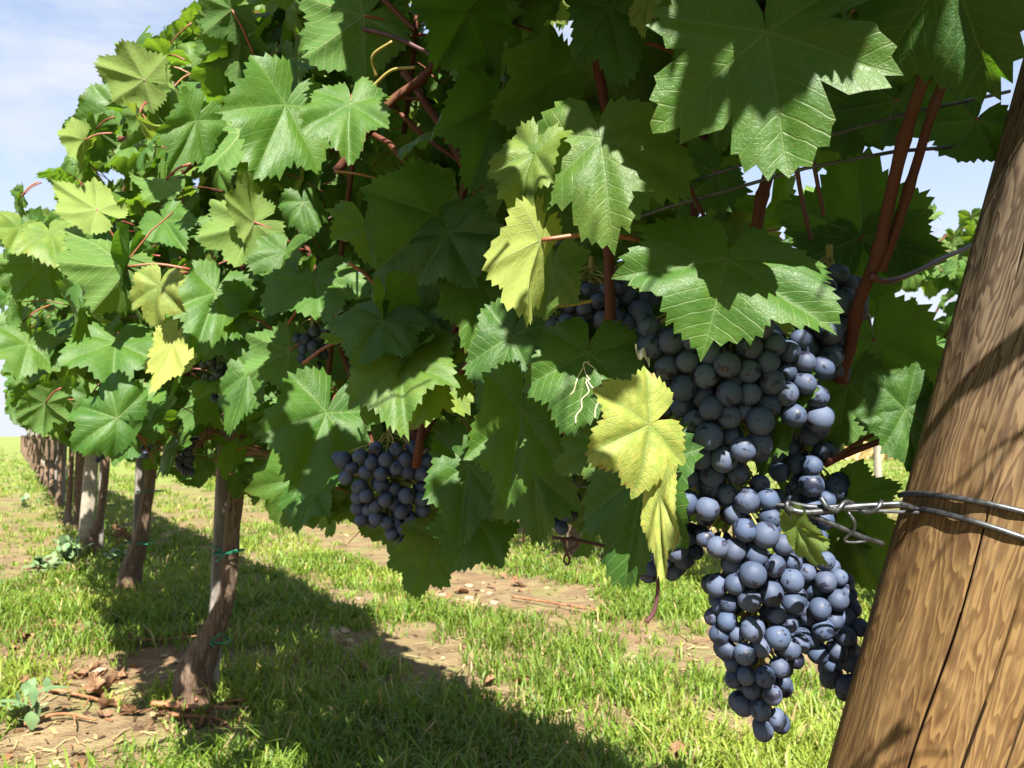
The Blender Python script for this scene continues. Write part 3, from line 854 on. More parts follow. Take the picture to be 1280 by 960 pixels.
INNER = [(690,560,9),(705,572,9),(695,590,9),(710,600,9),(700,615,9),(688,605,9),(712,622,9),(698,635,9),(685,620,8),(708,645,8),(695,652,8),(682,580,9),(715,585,9),(690,640,8),(702,660,8)]
def far_bunch(cx, cy, w, h, r):
    r_ = np.random.default_rng(int(cx)); out = []
    for k in range(400):
        y = r_.uniform(-1, 1); x = r_.uniform(-1, 1) * (1 - .55 * (y + 1) / 2)
        q = (cx + x * w, cy + y * h, r * r_.uniform(.9, 1.05))
        if all((q[0] - o[0]) ** 2 + (q[1] - o[1]) ** 2 > (1.35 * r) ** 2 for o in out): out.append(q)
    return out
BUNCHES = [
 ("MAIN", MAIN, .482, .75, "largest blue grape bunch hanging long to a thin tip in front, bloom lit by sun", True),
 ("SHO", SHOULDER, .492, .6, "short shaded grape bunch tucked under the red-brown double cane by the post", True),
 ("RIGHT", RIGHT, .515, .6, "dark shaded grape bunch hanging between the biggest bunch and the wooden post", True),
 ("MID", MIDLEFT, .765, .7, "blue-black grape bunch with thick brown stalk below the pale dusty leaf", True),
 ("BL", BACKLEFT, .580, .5, "near-black grape bunch in deep shade above the leaf with insect trails", True),
 ("BY", BEHINDYEL, .500, .5, "few dark grapes peeping out behind the narrow yellow leaf", True),
 ("IN", INNER, .640, .5, "blackish grape bunch hidden in gloom left of the yellowed leaf", True),
 ("F1", far_bunch(275, 476, 22, 24, 6.0), 1.05, .6, "small shaded grape bunch deep among leaves below the pale sunlit leaf", False),
 ("F2", far_bunch(178, 546, 20, 26, 5.0), 1.35, .6, "dark grape bunch under the leaves above the second vine trunk", False),
 ("F3", far_bunch(232, 560, 15, 32, 5.2), 1.30, .6, "slender dark grape bunch hanging low above the twine-tied trunk", False),
 ("F4", far_bunch(390, 436, 24, 22, 7.0), .92, .6, "grape bunch mostly hidden by leaves left of the pale dusty leaf", False),
 ("F5", far_bunch(124, 556, 9, 20, 3.0), 2.4, .6, "tiny far grape bunch beside the pale concrete line post", False),
]

# ------------------------------------------------------------------ image-plane bookkeeping, to keep scattered leaves off the things above
blk = []     # (cx, cy, rx, ry, depth)
for J, T, z, dz, W, yaw, o in HERO:
    cx, cy = .6 * J[0] + .4 * T[0], .6 * J[1] + .4 * T[1]
    ln = math.hypot(T[0] - J[0], T[1] - J[1]) * .72
    blk.append((cx, cy, min(W * .5, 110) * .8, max(ln, 25) * .8, z + min(dz, 0)))
for _, bl, z, *_r in BUNCHES:
    if _[0] == 'F': continue
    for (x, y, r) in bl: blk.append((x, y, r * .8, r * .8, z + .01))
blk = np.array(blk)
GAPS = np.array([(700, 42, 14), (695, 30, 8), (1048, 45, 10), (1195, 240, 46), (1165, 215, 24), (1215, 280, 40), (1180, 300, 46), (1000, 207, 10), (1098, 204, 8), (1075, 199, 6), (985, 215, 6), (1214, 134, 8),
                 (820, 246, 7), (131, 223, 9), (152, 222, 8), (58, 255, 12), (55, 258, 9), (1150, 330, 34), (1200, 330, 34), (1180, 375, 34), (1140, 385, 30), (1108, 590, 22), (1080, 575, 16), (1015, 300, 8), (795, 335, 10), (540, 48, 5), (495, 225, 5), (650, 92, 5), (240, 235, 7), (1078, 720, 18)])
LOWX = [-200, 0, 60, 100, 160, 200, 250, 320, 360, 430, 470, 500, 520, 548, 575, 610, 625, 650, 690, 720, 740, 800, 850, 900, 1000, 1300]
LOWY = [500, 520, 545, 562, 578, 594, 612, 626, 660, 672, 680, 700, 730, 700, 706, 690, 655, 668, 690, 700, 728, 720, 680, 640, 590, 600]
LEFY = [-200, 0, 15, 40, 60, 90, 120, 150, 185, 215, 240, 262, 300, 380, 425, 500, 540, 700]
LEFX = [330, 262, 245, 205, 170, 92, 120, 100, 55, 36, 22, -20, -40, -30, -5, 8, 14, 18]

LIT = [(900, 560, .44), (885, 600, .445), (870, 630, .45), (930, 630, .445), (1000, 480, .45), (1024, 520, .45), (960, 480, .44), (945, 690, .45), (940, 720, .45), (985, 440, .45), (860, 590, .45), (955, 550, .44), (910, 520, .44), (890, 545, .44), (1010, 460, .45),
       (950, 760, .45), (940, 845, .46), (800, 540, .41), (780, 575, .41), (830, 660, .41), (850, 390, .39), (985, 385, .38), (930, 385, .385),
       (700, 220, .41), (730, 250, .41), (645, 300, .42), (650, 370, .42), (500, 490, .58), (510, 520, .57), (590, 420, .59), (640, 540, .51),
       (320, 150, .73), (330, 190, .72), (430, 160, .68), (440, 180, .68), (255, 390, .93), (240, 420, .92), (400, 370, .83), (150, 440, 1.08), (130, 460, 1.07), (200, 460, 1.0), (85, 240, 1.1), (60, 300, 1.12),
       (230, 290, .93), (110, 230, 1.1), (1250, 520, .37), (1265, 460, .37), (1255, 600, .37), (1240, 760, .38), (1262, 700, .38), (1200, 850, .40), (1000, 670, .4)]
_lr = np.random.default_rng(77)
for _k in range(58):
    _x = _lr.uniform(5, 470); _y = _lr.uniform(max(40, 300 - _x * 1.1), 500 - .1 * _x)
    LIT.append((_x, _y, float(np.interp(_x, [0, 250, 470], [1.15, .92, .70])) + _lr.uniform(-.02, .05)))
LIT += [(890, 500, .44), (870, 540, .445), (850, 500, .45), (925, 480, .44), (870, 580, .445), (905, 600, .44), (940, 590, .44), (880, 650, .45), (920, 660, .45), (935, 520, .435), (700, 220, .44), (720, 262, .43), (742, 280, .42), (690, 180, .45), (1275, 300, .37), (1255, 220, .38), (1262, 150, .38), (1245, 340, .38), (1225, 420, .385), (1205, 500, .39), (1270, 560, .37), (1150, 900, .41)]
LITP = np.array([U(*q) for q in LIT])
SHADE = [(830, 80, .37), (850, 130, .37), (1000, 170, .36), (960, 175, .36), (830, 140, .37), (985, 120, .36), (870, 60, .37), (930, 140, .365), (1010, 90, .36), (1045, 130, .36), (1050, 165, .36), (1030, 100, .36), (960, 90, .36), (900, 120, .36), (1010, 150, .36), (880, 170, .36), (930, 40, .36), (1000, 40, .36), (1200, 40, .34), (1240, 80, .34), (1150, 20, .35), (770, 50, .47), (560, 50, .55), (600, 20, .55), (600, 170, .55), (530, 270, .59), (570, 300, .59), (640, 120, .53),
         (500, 390, .6), (470, 400, .6), (790, 180, .42), (900, 290, .4), (960, 300, .4), (850, 320, .4), (1000, 330, .4), (720, 460, .46), (760, 440, .46), (720, 510, .46), (770, 660, .43), (790, 620, .43), (750, 690, .43), (640, 600, .5), (660, 640, .55), (580, 620, .6), (590, 680, .63),
         (1045, 390, .48), (1030, 420, .48), (1055, 360, .48), (830, 440, .46), (1010, 560, .5), (1030, 740, .5), (1050, 800, .5), (1020, 640, .5), (740, 380, .56), (690, 390, .56), (390, 560, .78), (410, 500, .79), (480, 600, .74), (510, 630, .74), (1090, 280, .55), (1080, 450, .53), (1130, 480, .47), (1150, 560, .47), (455, 595, .74), (490, 605, .74), (520, 590, .74), (480, 640, .74), (510, 660, .74), (440, 580, .74), (530, 630, .74), (620, 450, .55), (560, 560, .6), (420, 450, .8), (460, 520, .75)]
SHADEP = np.array([U(*q) for q in SHADE])

# ------------------------------------------------------------------ scattered leaves of the near row
VT = [0.28, 1.90, 3.32, 4.74] + [4.74 + 1.41 * k for k in range(1, 24)]
VPX = [.50, .355, .366, .345] + [P0] * 23

def half_width(h, top):
    f = np.clip((h - .44) / (top - .44), 0, 1)
    return .10 + .25 * np.sin(np.pi * np.clip(f * .95 + .12, 0, 1)) ** .8

def scatter(t0, t1, n, top=1.38, p0=P0, bot=.45, size=.051, wmul=1.0):
    t = rng.uniform(t0, t1, n)
    tp = top + .10 * (fbm(t * 1.7 + 9, t * 0 + p0 * 31, 5) - .5) * 2 + .05 * np.sin(t * 9)
    h = bot + (tp - bot) * rng.uniform(0, 1, n) ** .9
    hw = half_width(h, tp) * wmul
    q = rng.uniform(-1, 1, n)
    q = np.sign(q) * np.abs(q) ** .55          # pushed outward
    p = p0 + q * hw * np.where(q > 0, .68, 1.0) + rng.normal(0, .03, n)
    C = RN * p[:, None] + RD * t[:, None] + UP * h[:, None]
    side = np.where(q < 0, -1.0, 1.0)
    nn = RN * (side * (.25 + .75 * np.abs(q)))[:, None] + UP * rng.uniform(.15, 1.15, n)[:, None] + rng.normal(0, .55, (n, 3))
    nn = nrm(nn)
    td = -UP * rng.uniform(.5, 1.2, n)[:, None] + RN * (side * .45)[:, None] + rng.normal(0, .5, (n, 3))
    sz = size * np.clip(rng.normal(1, .2, n), .5, 1.45)
    rndv = np.clip(rng.beta(2, 2, n), 0, 1)
    yl = np.where(rng.random(n) < .06, rng.uniform(.10, .45, n), rng.uniform(0, .07, n))
    yl += np.clip((h - 1.0) * .25, 0, .12)
    return dict(C=C, n=nn, td=td, s=sz, tint=np.stack([rndv, np.clip(yl, 0, 1), rng.uniform(0, .8, n)], 1), t=t)

def cat(ds): return {k: np.concatenate([d[k] for d in ds]) for k in ds[0]}
def sub(d, m): return {k: v[m] for k, v in d.items()}

def keep_mask(d, carve=True):
    F = frame(d['td'], d['n'])
    mid = d['C'] + F[:, :, 1] * (d['s'] * .25)[:, None]
    px, py, z = proj(mid)
    zz = np.maximum(z, .02)
    rp = d['s'] * .8 * FPX / zz
    infr = (z > 0) & (px > -rp - 60) & (px < 1340 + rp) & (py > -rp - 40) & (py < 1000 + rp)
    k = np.ones(len(px), bool)
    k &= ~(infr & (z < .47))
    for e in (d['C'], d['C'] - (F[:, :, 1] * .6 + F[:, :, 2] * .45 + UP * .2) * (d['s'] * 1.1)[:, None], d['C'] + F[:, :, 1] * d['s'][:, None]):
        ex, ey, ez = proj(e)
        k &= ~((ez > 0) & (ez < .44) & (ex > -30) & (ex < 1310) & (ey > -30) & (ey < 990))
    k &= ~((np.linalg.norm(mid - CAMP, axis=1) < .16))
    k &= ~(infr & (py + rp * .75 > np.interp(px, LOWX, LOWY)))
    k &= ~(infr & (px - rp * .75 < np.interp(py, LEFY, LEFX)))
    for gx_, gy_, gr in GAPS:
        k &= ~(infr & (np.hypot(px - gx_, py - gy_) < gr + rp * .58))
    for cx, cy, rx, ry, zd in blk:
        near_ = infr & (z < zd + .035)
        dx, dy = (px - cx) / (rx + rp * .75), (py - cy) / (ry + rp * .75)
        k &= ~(near_ & (dx * dx + dy * dy < 1))
    # not inside the post
    v = mid - PBASE; s_ = v @ pax; dist = np.linalg.norm(v - s_[:, None] * pax, axis=1)
    k &= ~(dist < PR0 + d['s'] * .55)
    pxr = np.interp(py, [0, 960], [1276, 1040])
    k &= ~(infr & (z < .62) & (px + rp * .7 > pxr))
    if carve:
        for q in LITP:
            w = mid - q; a = w @ TOSUN
            dd = np.linalg.norm(w - a[:, None] * TOSUN, axis=1)
            k &= ~((a > .015) & (dd < d['s'] * .62 + .006))
    return k

parts = []
near_cands = [scatter(-.12, 1.2, 2300, 1.27), scatter(1.2, 2.6, 2100, 1.55), scatter(2.6, 4.0, 1100, 1.5), scatter(4.0, 5.45, 900, 1.45)]
# shade makers: extra leaves added sunward of the spots that should lie in shade
bl_ = []
for q in SHADEP:
    for dd in (.14, .20, .28, .38, .52):
        c = q + TOSUN * (dd * rng.uniform(.85, 1.15)) + rng.normal(0, .008, 3)
        if c[2] < 1.30 and c @ RN > -.02: bl_.append(c)
bl_ = np.array(bl_); nb = len(bl_)
bd = dict(C=bl_, n=nrm(np.tile(TOSUN, (nb, 1)) + rng.normal(0, .35, (nb, 3))), td=np.tile(-UP, (nb, 1)) * .6 + rng.normal(0, .5, (nb, 3)), s=rng.uniform(.058, .08, nb),
          tint=np.stack([rng.random(nb), rng.uniform(0, .06, nb), rng.uniform(0, .6, nb)], 1), t=bl_ @ RD)
bd['t'] = np.clip(bd['t'], -.1, 1.19)
_px, _py, _z = proj(bd['C'])
_in = (_z > 0) & (_px > -80) & (_px < 1360) & (_py > -80) & (_py < 1000)
bd['s'] = np.where(_in, bd['s'] * .68, bd['s'])
bd = sub(bd, ~_in | (rng.random(len(_in)) < .5))
near_all = cat(near_cands + [bd])  # the added shade leaves join the scattered leaves from here on
near_all = sub(near_all, keep_mask(near_all))

# which of them show largest: a coarse depth buffer
def visible_area(d):
    F = frame(d['td'], d['n'])
    mid = d['C'] + F[:, :, 1] * (d['s'] * .25)[:, None]
    px, py, z = proj(mid)
    rp = d['s'] * .7 * FPX / np.maximum(z, .05)
    g = 8; W_, H_ = 160, 120
    zb = np.full((H_, W_), 1e9); ib = np.full((H_, W_), -1)
    for i in np.argsort(-z):
        if z[i] < .1: continue
        x0, x1 = int(max(0, (px[i] - rp[i]) / g)), int(min(W_ - 1, (px[i] + rp[i]) / g))
        y0, y1 = int(max(0, (py[i] - rp[i]) / g)), int(min(H_ - 1, (py[i] + rp[i]) / g))
        if x1 < x0 or y1 < y0: continue
        yy, xx = np.mgrid[y0:y1 + 1, x0:x1 + 1]
        mk = (xx * g - px[i]) ** 2 + (yy * g - py[i]) ** 2 < rp[i] ** 2
        ib[y0:y1 + 1, x0:x1 + 1][mk] = i
    for cx, cy, rx, ry, zd in blk:      # the leaves and berries in front
        yy, xx = np.mgrid[0:H_, 0:W_]
        mk = ((xx * g - cx) / rx) ** 2 + ((yy * g - cy) / ry) ** 2 < 1
        cur = ib[mk]
        ok = (cur >= 0)
        zz = np.where(ok, z[np.maximum(cur, 0)], 1e9)
        cur[zz > zd] = -1; ib[mk] = cur
    return np.bincount(ib[ib >= 0].ravel(), minlength=len(px))
va = visible_area(near_all)

# ------------------------------------------------------------------ foliage merging
VARS = {lod: [leaf_shape(np.random.default_rng(100 * lod + k), lod, .5 + .1 * k) for k in range(8)] for lod in (0, 1, 2, 3)}
RELS = {lod: [leaf_relief(S, np.random.default_rng(500 + 10 * lod + k), fold=.05 + .04 * k, cup=-.20 + .04 * k, wave=.10, bend=.1 + .16 * k, roll=(-1.1, .9, -.5, .6, 1.2, -.8, .3, -.2)[k]) for k, S in enumerate(VARS[lod])] for lod in VARS}

def merged_foliage(name, d, lod, parent, origin, petiole=True):
    F = frame(d['td'], d['n']); n = len(F)
    Vs, Ls, Ts, Us, Fs, Cs, Ms = [], [], [], [], [], [], []
    base = 0
    which = rng.integers(0, 8, n)
    for k in range(8):
        m = np.where(which == k)[0]
        if not len(m): continue
        S, P = VARS[lod][k], RELS[lod][k]
        W_ = np.einsum('nij,vj->nvi', F[m], P) * d['s'][m][:, None, None] + d['C'][m][:, None, :] - origin
        nv = P.shape[0]
        Vs.append(W_.reshape(-1, 3))
        Ls.append((S['loops'][None] + base + nv * np.arange(len(m))[:, None]).ravel())
        Ts.append(np.tile(S['tot'], len(m)))
        Us.append(np.tile(S['uv'], (len(m), 1)))
        Fs.append((S['flat'][None] + rng.uniform(0, 40, (len(m), 1, 2))).reshape(-1, 2))
        Cs.append(np.column_stack([np.repeat(d['tint'][m], nv, 0), np.tile(S['rim'], len(m))])); Ms.append(np.zeros(len(m) * len(S['tot']), int))
        base += nv * len(m)
    if petiole:
        # a thin red stalk behind each leaf: three-sided tapering tube
        J = d['C'] - origin
        back = nrm(-F[:, :, 1] * .7 - F[:, :, 2] * .5 - UP * .25 + rng.normal(0, .15, (n, 3)))
        ln = (d['s'] * rng.uniform(.7, 1.2, n))[:, None]
        pts = [J - F[:, :, 2] * .0005, J + back * ln * .5 + UP * .004, J + back * ln]
        ring = []
        for i, p in enumerate(pts):
            for j in range(3):
                a = 2.094 * j
                ring.append(p + .0012 * (math.cos(a) * F[:, :, 0] + math.sin(a) * F[:, :, 2]))
        PV = np.stack(ring, 1)
        lp = []
        for i in range(2):
            for j in range(3): lp += [i * 3 + j, i * 3 + (j + 1) % 3, i * 3 + 3 + (j + 1) % 3, i * 3 + 3 + j]
        lp = np.array(lp)
        Vs.append(PV.reshape(-1, 3)); Ls.append((lp[None] + base + 9 * np.arange(n)[:, None]).ravel())
        Ts.append(np.full(n * 6, 4)); Us.append(np.zeros((n * 24, 2))); Fs.append(np.zeros((n * 24, 2)))
        Cs.append(np.full((n * 9, 4), .5)); Ms.append(np.ones(n * 6, int))
    me = make_mesh(name, np.concatenate(Vs), np.concatenate(Ls), np.concatenate(Ts), [M_LEAF, M_PET], np.concatenate(Ms), np.concatenate(Us), np.concatenate(Fs), np.concatenate(Cs))
    return tag(link(name, me, parent), kind="stuff")

# ------------------------------------------------------------------ vines
def trunk_mesh(path, rad, name, parent, origin, seed=0, mat=None):
    path = np.asarray(path, float)
    n = 46
    P = spline(np.column_stack([path, rad]), n)
    r_ = np.random.default_rng(seed); ph = r_.uniform(0, 6.28, 6)
    K = 26; V = []
    tan = nrm(np.gradient(P[:, :3], axis=0))
    u = nrm(np.cross(tan[0], np.array([.2, 1, .1])))
    for i in range(n):
        u = nrm(u - tan[i] * (u @ tan[i])); w = np.cross(tan[i], u); f = i / (n - 1)
        for j in range(K):
            th = 2 * math.pi * j / K
            rr = P[i, 3] * (1 + .10 * math.sin(3 * th + ph[0] + 3 * f) + .07 * math.sin(5 * th + ph[1] - 5 * f) + .06 * math.sin(9 * th + ph[2] + 2 * f)
                            + .05 * math.sin(f * 19 + ph[3]) * math.sin(th + ph[4]) + .04 * math.sin(f * 47 + 2 * th + ph[5]))
            V.append(P[i, :3] + rr * (math.cos(th) * u + math.sin(th) * w))
    F = [[i * K + j, i * K + (j + 1) % K, (i + 1) * K + (j + 1) % K, (i + 1) * K + j] for i in range(n - 1) for j in range(K)]
    F += [list(range(K))[::-1], [(n - 1) * K + j for j in range(K)]]
    mb = MB(); mb.add(np.array(V) - origin, F)
    return mb.build(name, mat or M_BARK, parent)

VLAB = ["grapevine behind the wooden end post, its leaves and red-brown canes filling the foreground",
        "grapevine with swollen foot and bent trunk tied to a grey stake by green twine",
        "grapevine with straight shaded trunk standing next behind the twine-tied bent vine",
        "grapevine with thin curved trunk right beside the pale concrete line post",
        "grapevine just beyond the pale concrete line post, brown trunk at its left edge"]
vines = []
def cane(mb, pts, r, n=24):
    P = spline([U(*q) for q in pts], n); ln = np.linalg.norm(np.diff(P, axis=0), axis=1).sum(); m = max(20, int(ln / .006)); P = spline([U(*q) for q in pts], m)
    sl = np.linspace(0, ln, m); ph = (sl / .055) % 1.0; dn = np.minimum(ph, 1 - ph) * .055; zig = np.abs(((sl / .11) % 1.0) - .5) * 4 - 1
    P = P + np.array([.8, .3, .1]) * (zig * r * .22)[:, None] * (r < .01)
    mb.tube(P, np.linspace(r, r * .8, m) * (1 + .28 * np.exp(-(dn / .0045) ** 2)), 10)

for i, (t_, p_) in enumerate(zip(VT, VPX)):
    base = row(p_, t_); base[2] = gh(base[0], base[1])
    if i == 0:
        b0 = U(1200, 900, .60); base = np.array([b0[0], b0[1], gh(b0[0], b0[1])])
    elif i == 1: b0 = U(248, 868, 1.79); base = np.array([b0[0], b0[1], gh(b0[0], b0[1])])
    elif i == 2: b0 = U(157, 738, 2.98); base = np.array([b0[0], b0[1], gh(b0[0], b0[1])])
    elif i == 3: b0 = U(118, 690, 3.95); base = np.array([b0[0], b0[1], gh(b0[0], b0[1])])
    lab = VLAB[i] if i < len(VLAB) else "distant grapevine in the near row past the pale concrete post"
    root = empty("grapevine", base, lab, "grapevine", "grapevines of the near row")
    vines.append((root, base))
    org = base
    r_ = np.random.default_rng(40 + i)
    if i == 0: pth = [base - UP * .04, U(1210, 700, .60), U(1215, 600, .60), U(1220, 520, .60), U(1222, 450, .60), U(1224, 400, .60)]; rad = [.030, .024, .022, .021, .020, .014]
    elif i == 1: pth = [base - UP * .03, U(243, 842, 1.78), U(262, 797, 1.77), U(285, 738, 1.76), U(290, 660, 1.75), U(297, 600, 1.74), U(300, 540, 1.74), U(298, 505, 1.74)]; rad = [.044, .042, .026, .0165, .0155, .016, .016, .013]
    elif i == 2: pth = [base - UP * .03, U(164, 712, 2.97), U(176, 668, 2.95), U(186, 610, 2.94), U(190, 560, 2.93), U(190, 520, 2.93)]; rad = [.044, .036, .024, .020, .020, .016]
    elif i == 3: pth = [base - UP * .03, U(114, 675, 3.93), U(124, 650, 3.92), U(130, 610, 3.91), U(132, 570, 3.9), U(130, 545, 3.9)]; rad = [.040, .030, .018, .017, .017, .013]
    else:
        lean = r_.normal(0, .04, 2)
        pth = [base - UP * .03, base + UP * .12 + RD * lean[0], base + UP * .3 + RD * lean[1], base + UP * .5, base + UP * .62]; rad = [.030, .020, .016, .016, .013]
    trunk_mesh(pth, rad, "trunk", root, org, i)
    head = np.asarray(pth[-1])
    # the cordon arm along the wire
    mb = MB()
    cs = [head] + [row(P0 + r_.normal(0, .012), (head @ RD) + q, .56 + r_.normal(0, .01)) for q in ((.12, .35, .6, .9, 1.2) if i else (.25, .5, .75, 1.0, 1.3))]
    if i == 0: cs = [head - UP * .04, U(1130, 470, .62), U(1040, 490, .60), U(900, 500, .58)] + cs[2:]
    mb.tube(np.array(spline(cs, 30)) - org, np.linspace(.011, .006, 30), 9)
    mb.build("cordon", M_BARK, root)
    # shoots rising through the canopy
    if i < 8:
        for k in range(11 if i < 4 else 6):
            tt0 = (head @ RD) + r_.uniform(-.1, 1.3)
            a = row(P0 + r_.normal(0, .03), tt0, .57)
            l1, l2 = r_.normal(0, .10), r_.normal(0, .16)
            top = r_.uniform(.35, .75)
            pts = spline([a, a + UP * top * .35 + RN * l1 * .5 + RD * l2 * .4, a + UP * top * .75 + RN * l1 * 1.2 + RD * l2, a + UP * top + RN * l1 * 2 + RD * (l2 * 2 + .1)], 14)
            px, py, z = proj(pts)
            bad = False
            for gx_, gy_, gr in GAPS:
                if np.any(np.hypot(px - gx_, py - gy_) < gr): bad = True
            for cx, cy, rx, ry, zd in blk:
                if np.any((np.hypot(px - cx, py - cy) < max(rx, ry)) & (z < zd + .01)): bad = True; break
            if np.any((z < .45) & (px > -50) & (px < 1330)): bad = True
            if bad: continue
            mb = MB(); mb.tube(pts - org, np.linspace(.0042, .0025, 14), 7); mb.build("cane", M_CANE, root)

# canes the photo shows clearly, all on the nearest vine
root0, org0 = vines[0]
for pts, r, mt in (
 ([(1048, 475, .49), (1064, 430, .475), (1075, 375, .46), (1094, 325, .445), (1112, 250, .43), (1135, 160, .415), (1165, 60, .40), (1185, -60, .39)], .0056, M_CANE),
 ([(1100, 338, .447), (1124, 275, .437), (1146, 205, .43), (1166, 135, .425), (1206, 30, .42), (1228, -60, .42)], .0042, M_CANE),
 ([(1088, 345, .445), (1108, 352, .45), (1140, 342, .47), (1180, 322, .50), (1216, 307, .53), (1270, 280, .56)], .0026, M_DARKCANE),
 ([(938, 330, .50), (950, 262, .50), (962, 212, .50), (980, 130, .50), (1010, 20, .50)], .0060, M_CANE),
 ([(762, 400, .53), (762, 300, .53), (764, 190, .53), (745, 60, .53), (730, -40, .53)], .0056, M_CANE),
 ([(420, 215, .78), (485, 132, .76), (530, 95, .75), (562, 48, .74), (590, -30, .73)], .0068, M_CANE),
 ([(505, 90, .78), (540, 140, .77), (578, 205, .75)], .0062, M_CANE),
 ([(470, 110, .77), (530, 170, .76), (590, 212, .75)], .0035, M_CANE),
 ([(410, 30, .76), (470, 40, .75), (512, 55, .74), (600, 100, .72)], .0034, M_DARKCANE),
 ([(480, 0, .75), (500, 20, .745), (520, 38, .74)], .004, M_CANE),
 ([(150, 174, 1.12), (212, 178, 1.08), (286, 183, 1.0), (330, 200, .97)], .0058, M_CANE),
 ([(200, 242, 1.05), (246, 200, 1.03), (285, 165, 1.0), (320, 120, .98)], .0058, M_CANE),
 ([(470, 95, .72), (466, 70, .71), (490, 52, .70)], .0024, M_PETG),
 ([(466, 108, .72), (490, 88, .71), (520, 84, .70)], .0024, M_PETG),
 ([(1030, 580, .50), (1062, 566, .49), (1100, 552, .485), (1135, 544, .48)], .0034, M_CANE),
 ([(1040, 575, .49), (1078, 550, .485), (1122, 530, .48)], .0020, M_CANE),
 ([(510, 520, .775), (519, 545, .765), (524, 572, .76)], .0060, M_CANE),
 ([(90, 360, 1.15), (105, 325, 1.13), (155, 315, 1.1), (200, 320, 1.07)], .0024, M_PET),
 ([(60, 330, 1.18), (110, 350, 1.14), (140, 365, 1.12)], .0018, M_PET),
 ([(110, 310, 1.16), (150, 345, 1.13)], .0018, M_PET),
 ([(665, 380, .47), (700, 382, .465), (740, 376, .47)], .0022, M_PETG),
 ([(672, 541, .53), (700, 541, .52), (724, 536, .52)], .0019, M_PET),
 ([(418, 214, .72), (450, 218, .715), (490, 228, .715)], .0017, M_PET),
 ([(990, 170, .44), (1000, 235, .45), (1014, 300, .47)], .0022, M_DARKCANE),
 ([(1010, 170, .44), (1022, 230, .45), (1030, 270, .46)], .0020, M_DARKCANE),
 ([(845, 205, .46), (865, 240, .47), (880, 270, .48)], .0022, M_CANE),
 ):
    mb = MB(); cane(mb, pts, r * .68)
    for k in range(len(mb.V)): mb.V[k] = mb.V[k] - org0
    mb.build("cane", mt, root0)

# tendrils under the canopy
mb = MB()
mb.tube(spline([U(690, 672, .60), U(725, 676, .60), U(762, 684, .60), U(775, 684, .60)], 16) - org0, .0014, 6)
mb.tube(spline([U(705, 676, .60), U(708, 690, .60), U(712, 700, .60), U(709, 706, .60), U(705, 700, .6), U(709, 690, .6), U(722, 680, .6), U(716, 672, .6), U(700, 676, .6)], 30) - org0, .0010, 6)
mb.build("tendril", M_DARKCANE, root0)
mb = MB()
mb.tube(spline([U(822, 716, .50), U(822, 742, .50), U(817, 765, .50), U(808, 778, .50)], 16) - org0, np.linspace(.0012, .0016, 16), 6)
mb.build("tendril", M_DARKCANE, root0)

# the standing-out leaves
hero_n = {0: 0, 1: 0}
for k, (J, T, z, dz, W, yaw, o) in enumerate(HERO):
    o = dict(o); r_ = np.random.default_rng(900 + k)
    vi = o.pop('vine'); root, org = vines[vi]; hero_n[vi] += 1
    Jw, Tw = U(*J, z), U(*T, z + dz)
    yd = Tw - Jw; ln = np.linalg.norm(yd); yd = yd / ln
    view = nrm(CAMP - .5 * (Jw + Tw))
    n_ = nrm(view - yd * (view @ yd))
    flip = o.pop('flip', 0)
    if flip: n_ = -n_
    a = R(yaw)
    n_ = math.cos(a) * n_ + math.sin(a) * np.cross(yd, n_)
    F = frame(yd[None], n_[None])[0]
    sx = W * z / FPX / math.cos(a) / 1.40
    sx = float(np.clip(sx, ln * .27, ln * 1.7)); sy = ln
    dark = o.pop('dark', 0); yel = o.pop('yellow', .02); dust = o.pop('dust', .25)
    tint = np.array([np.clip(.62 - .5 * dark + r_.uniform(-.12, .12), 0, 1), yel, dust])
    lab = o.pop('label', None); nm = o.pop('name', None); pt = o.pop('pet', 0)
    kw = dict(fold=.06, cup=-.08, wave=.07, bend=.22); kw.update(o)
    if pt is None: pet = None
    elif pt: 
        E = U(pt[0], pt[1], z + pt[2]); pet = spline([Jw - F[:, 2] * .0008, Jw + (E - Jw) * .5 - F[:, 2] * .004 + UP * .003, E], 10)
    else:
        E = Jw - yd * ln * .5 - view * .03 - UP * .012; pet = spline([Jw - F[:, 2] * .0008, Jw + (E - Jw) * .5 - view * .004, E], 8)
    lo = leaf_object("leaf", Jw, F, sx, sy, r_, root, org, tint, 0, None, **kw)
    if lab: lo['label'] = lab
    if pet is not None:
        mb = MB(); mb.tube(pet - org, np.linspace(.0012, .0016, len(pet)), 7); mb.build("petiole", M_PET, lo)
    if nm == 'trail':
        def on(x, y):
            w_ = 1 / (np.hypot(LAST['S']['xy'][:, 0] - x, LAST['S']['xy'][:, 1] - y) + .01) ** 4
            return Jw + F @ ((LAST['P'] * w_[:, None]).sum(0) / w_.sum())
        mb = MB()
        for tr in ([(-.03, .1), (.05, .2), (-.03, .3), (-.10, .38), (-.05, .42), (-.10, .5), (-.04, .62), (-.02, .72), (.03, .82), (.0, .9)],
                   [(-.05, .38), (-.14, .46), (-.22, .5), (-.26, .6), (-.22, .7), (-.24, .82)], [(.03, .25), (.10, .4), (.08, .5), (.15, .6)], [(-.02, .14), (-.12, .2), (-.16, .24)]):
            p3 = spline([on(*q) for q in tr], 34)
            mb.tube(p3 + F[:, 2] * .0001 - org, .00040, 5)
        mb.build("insect_trail", M_TRAIL, lo)

